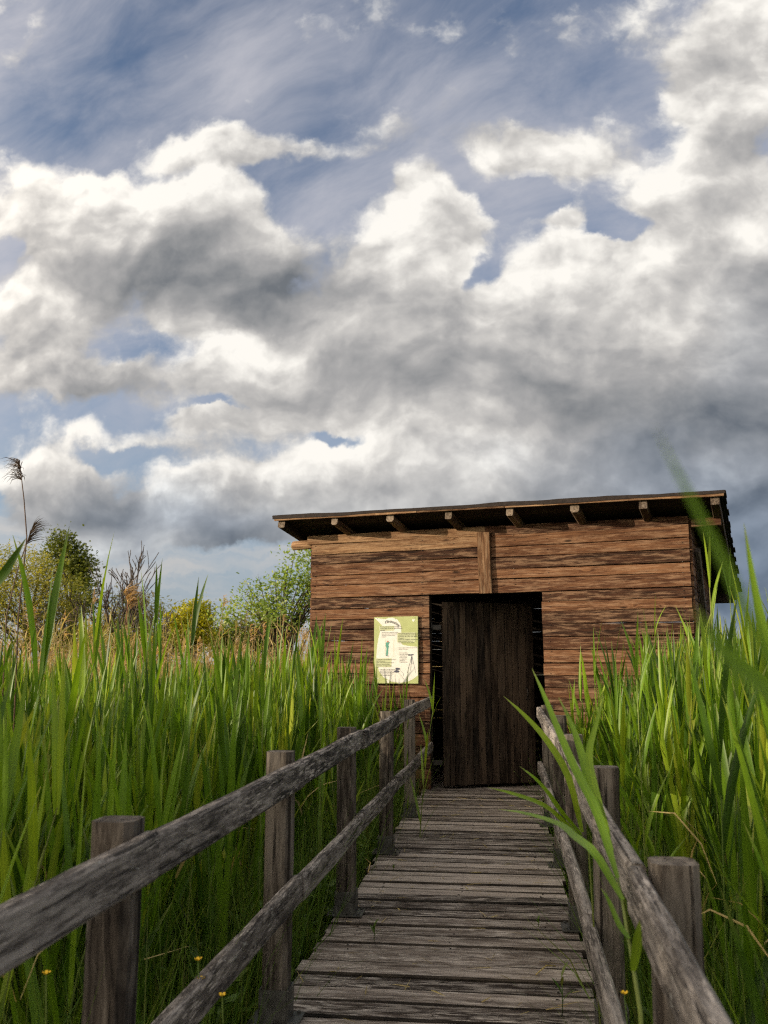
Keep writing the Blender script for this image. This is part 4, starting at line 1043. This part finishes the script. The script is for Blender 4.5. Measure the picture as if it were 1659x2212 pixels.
# ------------------------------------------------------------------ trees and shrubs
def crown_mesh(blobs, nleaf, size, aspect=2., clump=.16, per=34, droop=0.):
    """leaf cards grouped in clumps through the volume of several ellipsoids"""
    Vs = []; centers = []
    wts = np.array([b[3] * b[4] * b[5] for b in blobs]) ** .8; wts /= wts.sum()
    for b, w in zip(blobs, wts):
        m_ = max(3, int(nleaf * w / per))
        d = rng.normal(0, 1, (m_, 3)); d /= np.linalg.norm(d, axis=1)[:, None]
        rr = rng.uniform(.25, 1., m_) ** .42 * rng.uniform(.86, 1.12, m_)
        centers.append(np.array(b[:3]) + d * rr[:, None] * np.array(b[3:6]))
    c = np.concatenate(centers); n = len(c)
    own = np.repeat(np.arange(n), per)
    sc = clump * rng.uniform(.6, 1.5, n)
    p = c[own] + rng.normal(0, 1, (len(own), 3)) * sc[own][:, None] * np.array([1, 1, .8])
    m_ = len(p)
    rn = np.clip(np.repeat(rng.normal(.5, .25, n), per) + rng.normal(0, .13, m_), 0, 1)
    L = size * rng.uniform(.6, 1.35, m_)
    T3 = np.array([0, .45, 1.]); W3 = np.array([.15, 1., .08])
    return leaves(p, rng.uniform(0, 6.28, m_), rng.uniform(.2, 2.2, m_) + droop, rng.uniform(.4, 2.4, m_) + droop, L, L / aspect, rng.normal(0, 1., m_), rn, T=T3, WP=W3), c
def tree(name, label, cat, base, blobs, nleaf, size, mat, trunk_r=.10, trunk_h=None, clump=.16, per=34, aspect=2., limbs=30, group=None, droop=0.):
    base = np.asarray(base, float); root = empty(name, base); tag(root, label, cat, group)
    r, cen = crown_mesh(blobs, nleaf, size, aspect, clump, per, droop)
    vb = VB(); vb.add(r, 0); vb.build('crown', [M[mat]], root)
    mb = MB(); bz = np.mean([b[2] for b in blobs]); th_ = trunk_h or bz * .8
    cx = np.mean([b[0] for b in blobs]); cy = np.mean([b[1] for b in blobs])
    tp = np.array([cx * .6, cy * .6, th_])
    mb.tube([np.array([0, 0, -.1]), tp * .35 + [random.uniform(-.06, .06), 0, 0], tp * .7, tp], [trunk_r, trunk_r * .8, trunk_r * .6, trunk_r * .35], 8, wob=.06)
    idx = rng.choice(len(cen), min(limbs, len(cen)), replace=False)
    for i in idx:
        s0 = tp * random.uniform(.35, 1.); e = cen[i]; mid = (s0 + e) / 2 + np.array([0, 0, .12 * np.linalg.norm(e - s0)])
        mb.tube([s0, mid, e, e + (e - mid) * .25], [trunk_r * .28, trunk_r * .17, trunk_r * .08, trunk_r * .02], 5)
    mb.build('trunk', M['bark'], root)
    return root
def gpos(x, Y):
    p = at(x, 1447, Y); p[2] = GZ; return p
m_at = lambda Y: Y / CF      # metres per photo unit at distance Y
def bl(Y, base, lst):
    """ellipsoids given as photo centre, half sizes at distance Y -> local"""
    out = []
    for (x, y, sx, sy) in lst:
        c = at(x, y, Y) - base; k = m_at(Y)
        out.append((c[0], c[1] + random.uniform(-.3, .3), c[2], sx * k, sx * k * .9, sy * k))
    return out
random.seed(3)
Y = 30.; b = gpos(60, Y)
tree('willow_tree', 'large bushy willow with silvery olive leaves at the left edge', 'tree', b, bl(Y, b, [(20 + random.uniform(-90, 150), 1300 + random.uniform(-70, 70), random.uniform(16, 34), random.uniform(34, 70)) for _ in range(26)] + [(70, 1300, 80, 60), (60, 1215, 26, 36), (30, 1235, 22, 36), (95, 1225, 22, 36), (0, 1250, 22, 36), (130, 1270, 22, 40), (-60, 1310, 90, 90)]), 20000, .12, 'willow', .16, clump=.17, per=26, aspect=3.6)
Y = 33.; b = gpos(150, Y)
tree('tree', 'dark green tree with a rounded crown rising behind the willow', 'tree', b, bl(Y, b, [(145, 1180, 24, 26), (120, 1195, 22, 22), (165, 1205, 24, 30), (105, 1215, 18, 18), (175, 1240, 22, 30), (150, 1230, 34, 40), (188, 1285, 24, 40), (195, 1225, 10, 16), (130, 1165, 12, 14)]), 6500, .12, 'tree_dark', .14, clump=.20, aspect=1.8)
Y = 34.; b = gpos(290, Y)
tree('shrub', 'olive green bushy shrub between the bare tree and the yellow shrub', 'shrub', b, bl(Y, b, [(265, 1320, 45, 45), (310, 1320, 50, 40), (345, 1345, 40, 40), (290, 1370, 80, 30)]), 6000, .12, 'shrub', .08, clump=.19, aspect=3.)
Y = 27.; b = gpos(415, Y)
tree('yellow_shrub', 'bright yellow-green rounded shrub in the sun', 'shrub', b, bl(Y, b, [(418, 1328, 30, 26), (392, 1345, 22, 20), (444, 1338, 22, 18), (405, 1318, 14, 16), (432, 1316, 12, 14), (420, 1368, 46, 26)]), 6000, .10, 'yellow', .07, clump=.13, aspect=2.)
Y = 26.; b = gpos(350, Y)
tree('shrub', 'low green shrub in front of the yellow shrub', 'shrub', b, bl(Y, b, [(350, 1395, 60, 28), (300, 1400, 50, 25), (230, 1400, 60, 30)]), 5000, .10, 'shrub', .06, clump=.17, aspect=2.6)
Y = 19.; b = gpos(610, Y)
tree('poplar_tree', 'young light green tree with small round leaves beside the left hut wall', 'tree', b, bl(Y, b, [(655, 1200, 14, 26), (640, 1235, 18, 30), (668, 1250, 22, 40), (625, 1275, 22, 30), (600, 1262, 14, 22), (585, 1290, 20, 30), (560, 1262, 12, 18), (545, 1300, 18, 26), (520, 1310, 14, 20), (498, 1300, 9, 14), (505, 1340, 24, 20), (565, 1335, 30, 28), (615, 1335, 26, 26), (645, 1330, 20, 36), (668, 1310, 14, 40), (530, 1275, 9, 14), (700, 1270, 40, 60), (640, 1195, 8, 16), (612, 1240, 9, 16), (570, 1320, 16, 20), (475, 1325, 10, 12)]), 6500, .065, 'poplar', .08, clump=.13, per=18, aspect=1.5, limbs=60)
Y = 28.; b = gpos(545, Y)
tree('shrub', 'grey-green shrub low behind the dry reeds beside the young tree', 'shrub', b, bl(Y, b, [(500, 1385, 60, 35), (570, 1380, 60, 35)]), 5000, .11, 'tree_dark', .06, clump=.18)
Y = 38.; b = gpos(200, Y)
tree('shrub', 'distant dull green thicket seen below the bare tree', 'shrub', b, bl(Y, b, [(215, 1370, 60, 50), (160, 1390, 80, 50), (420, 1385, 90, 30)]), 7000, .14, 'shrub', .09, clump=.24)
# bare trees
def bare(label, b, H, lean, seed, spread=.5, r=.12, depth=5):
    random.seed(seed); root = empty('bare_tree', b); tag(root, label, 'tree'); mbt = MB(); mbr = MB()
    def grow(p, d, L, r, lev):
        q = [p]; dd_ = np.array(d, float)
        for k in range(3):
            dd_ = dd_ + np.array([random.gauss(0, .12), random.gauss(0, .12), random.gauss(.03, .08)]); dd_ /= np.linalg.norm(dd_); q.append(q[-1] + dd_ * L / 3)
        (mbt if lev == 0 else mbr).tube(q, [max(.012, r), max(.012, r * .85), max(.012, r * .72), max(.010, r * .6)], 7 if lev < 2 else 4)
        if lev < depth:
            for _ in range(random.choice([2, 3, 3])):
                k = random.choice([1, 2, 3, 3]); e = dd_ + np.array([random.gauss(0, spread), random.gauss(0, spread), random.uniform(.0, .45)]); e /= np.linalg.norm(e)
                grow(q[k], e, L * random.uniform(.58, .85), r * .55, lev + 1)
    grow(np.zeros(3), np.array([lean, 0, 1.]), H * .36, r, 0)
    mbt.build('trunk', M['bark'], root); mbr.build('branches', M['bark'], root)
Y = 29.; bare('bare grey dead tree with thin upright twigs right of the willow', gpos(222, Y), 5.2, .03, 4, .34)
Y = 29.5; bare('second bare dead tree leaning right with twisted twigs', gpos(246, Y), 4.9, .10, 9, .40, .10)
Y = 26.; bare('small bare sapling with few twigs behind the yellow shrub', gpos(372, Y), 3.8, .0, 13, .35, .05, 4)
Y = 30.; bare('thin bare twigs standing up out of the dark tree crown', gpos(150, Y), 6.0, .0, 17, .25, .07, 4)

# row of trees behind the photographer, whose shade falls over the near boardwalk
def shade_tree(label, x, y, h, w, mat='tree_dark'):
    tree('roadside_tree', label, 'tree', (x, y, GZ), [(0, 0, h * .62, w, w, h * .36), (w * .4, .3, h * .5, w * .7, w * .7, h * .25), (-w * .4, -.3, h * .45, w * .7, w * .7, h * .25)], 7000, .26, mat, .16, clump=.35, per=20, aspect=1.7, group='trees beside the boardwalk behind the photographer')
for x, y, h, w in SHADE_TREES:
    shade_tree('leafy green tree beside the boardwalk, outside the picture', x, y, h, w)


# ------------------------------------------------------------------ render settings
SC.view_settings.view_transform = 'Standard'; SC.view_settings.look = 'None'
SC.view_settings.exposure = 0.; SC.view_settings.gamma = 1.
SC.cycles.use_denoising = False
SC.cycles.use_adaptive_sampling = True; SC.cycles.adaptive_threshold = .02; SC.cycles.adaptive_min_samples = 16
SC.cycles.pixel_filter_type = 'BLACKMAN_HARRIS'; SC.cycles.filter_width = 1.25
SC.cycles.max_bounces = 6; SC.cycles.transparent_max_bounces = 6
SC.cycles.sample_clamp_indirect = 4.
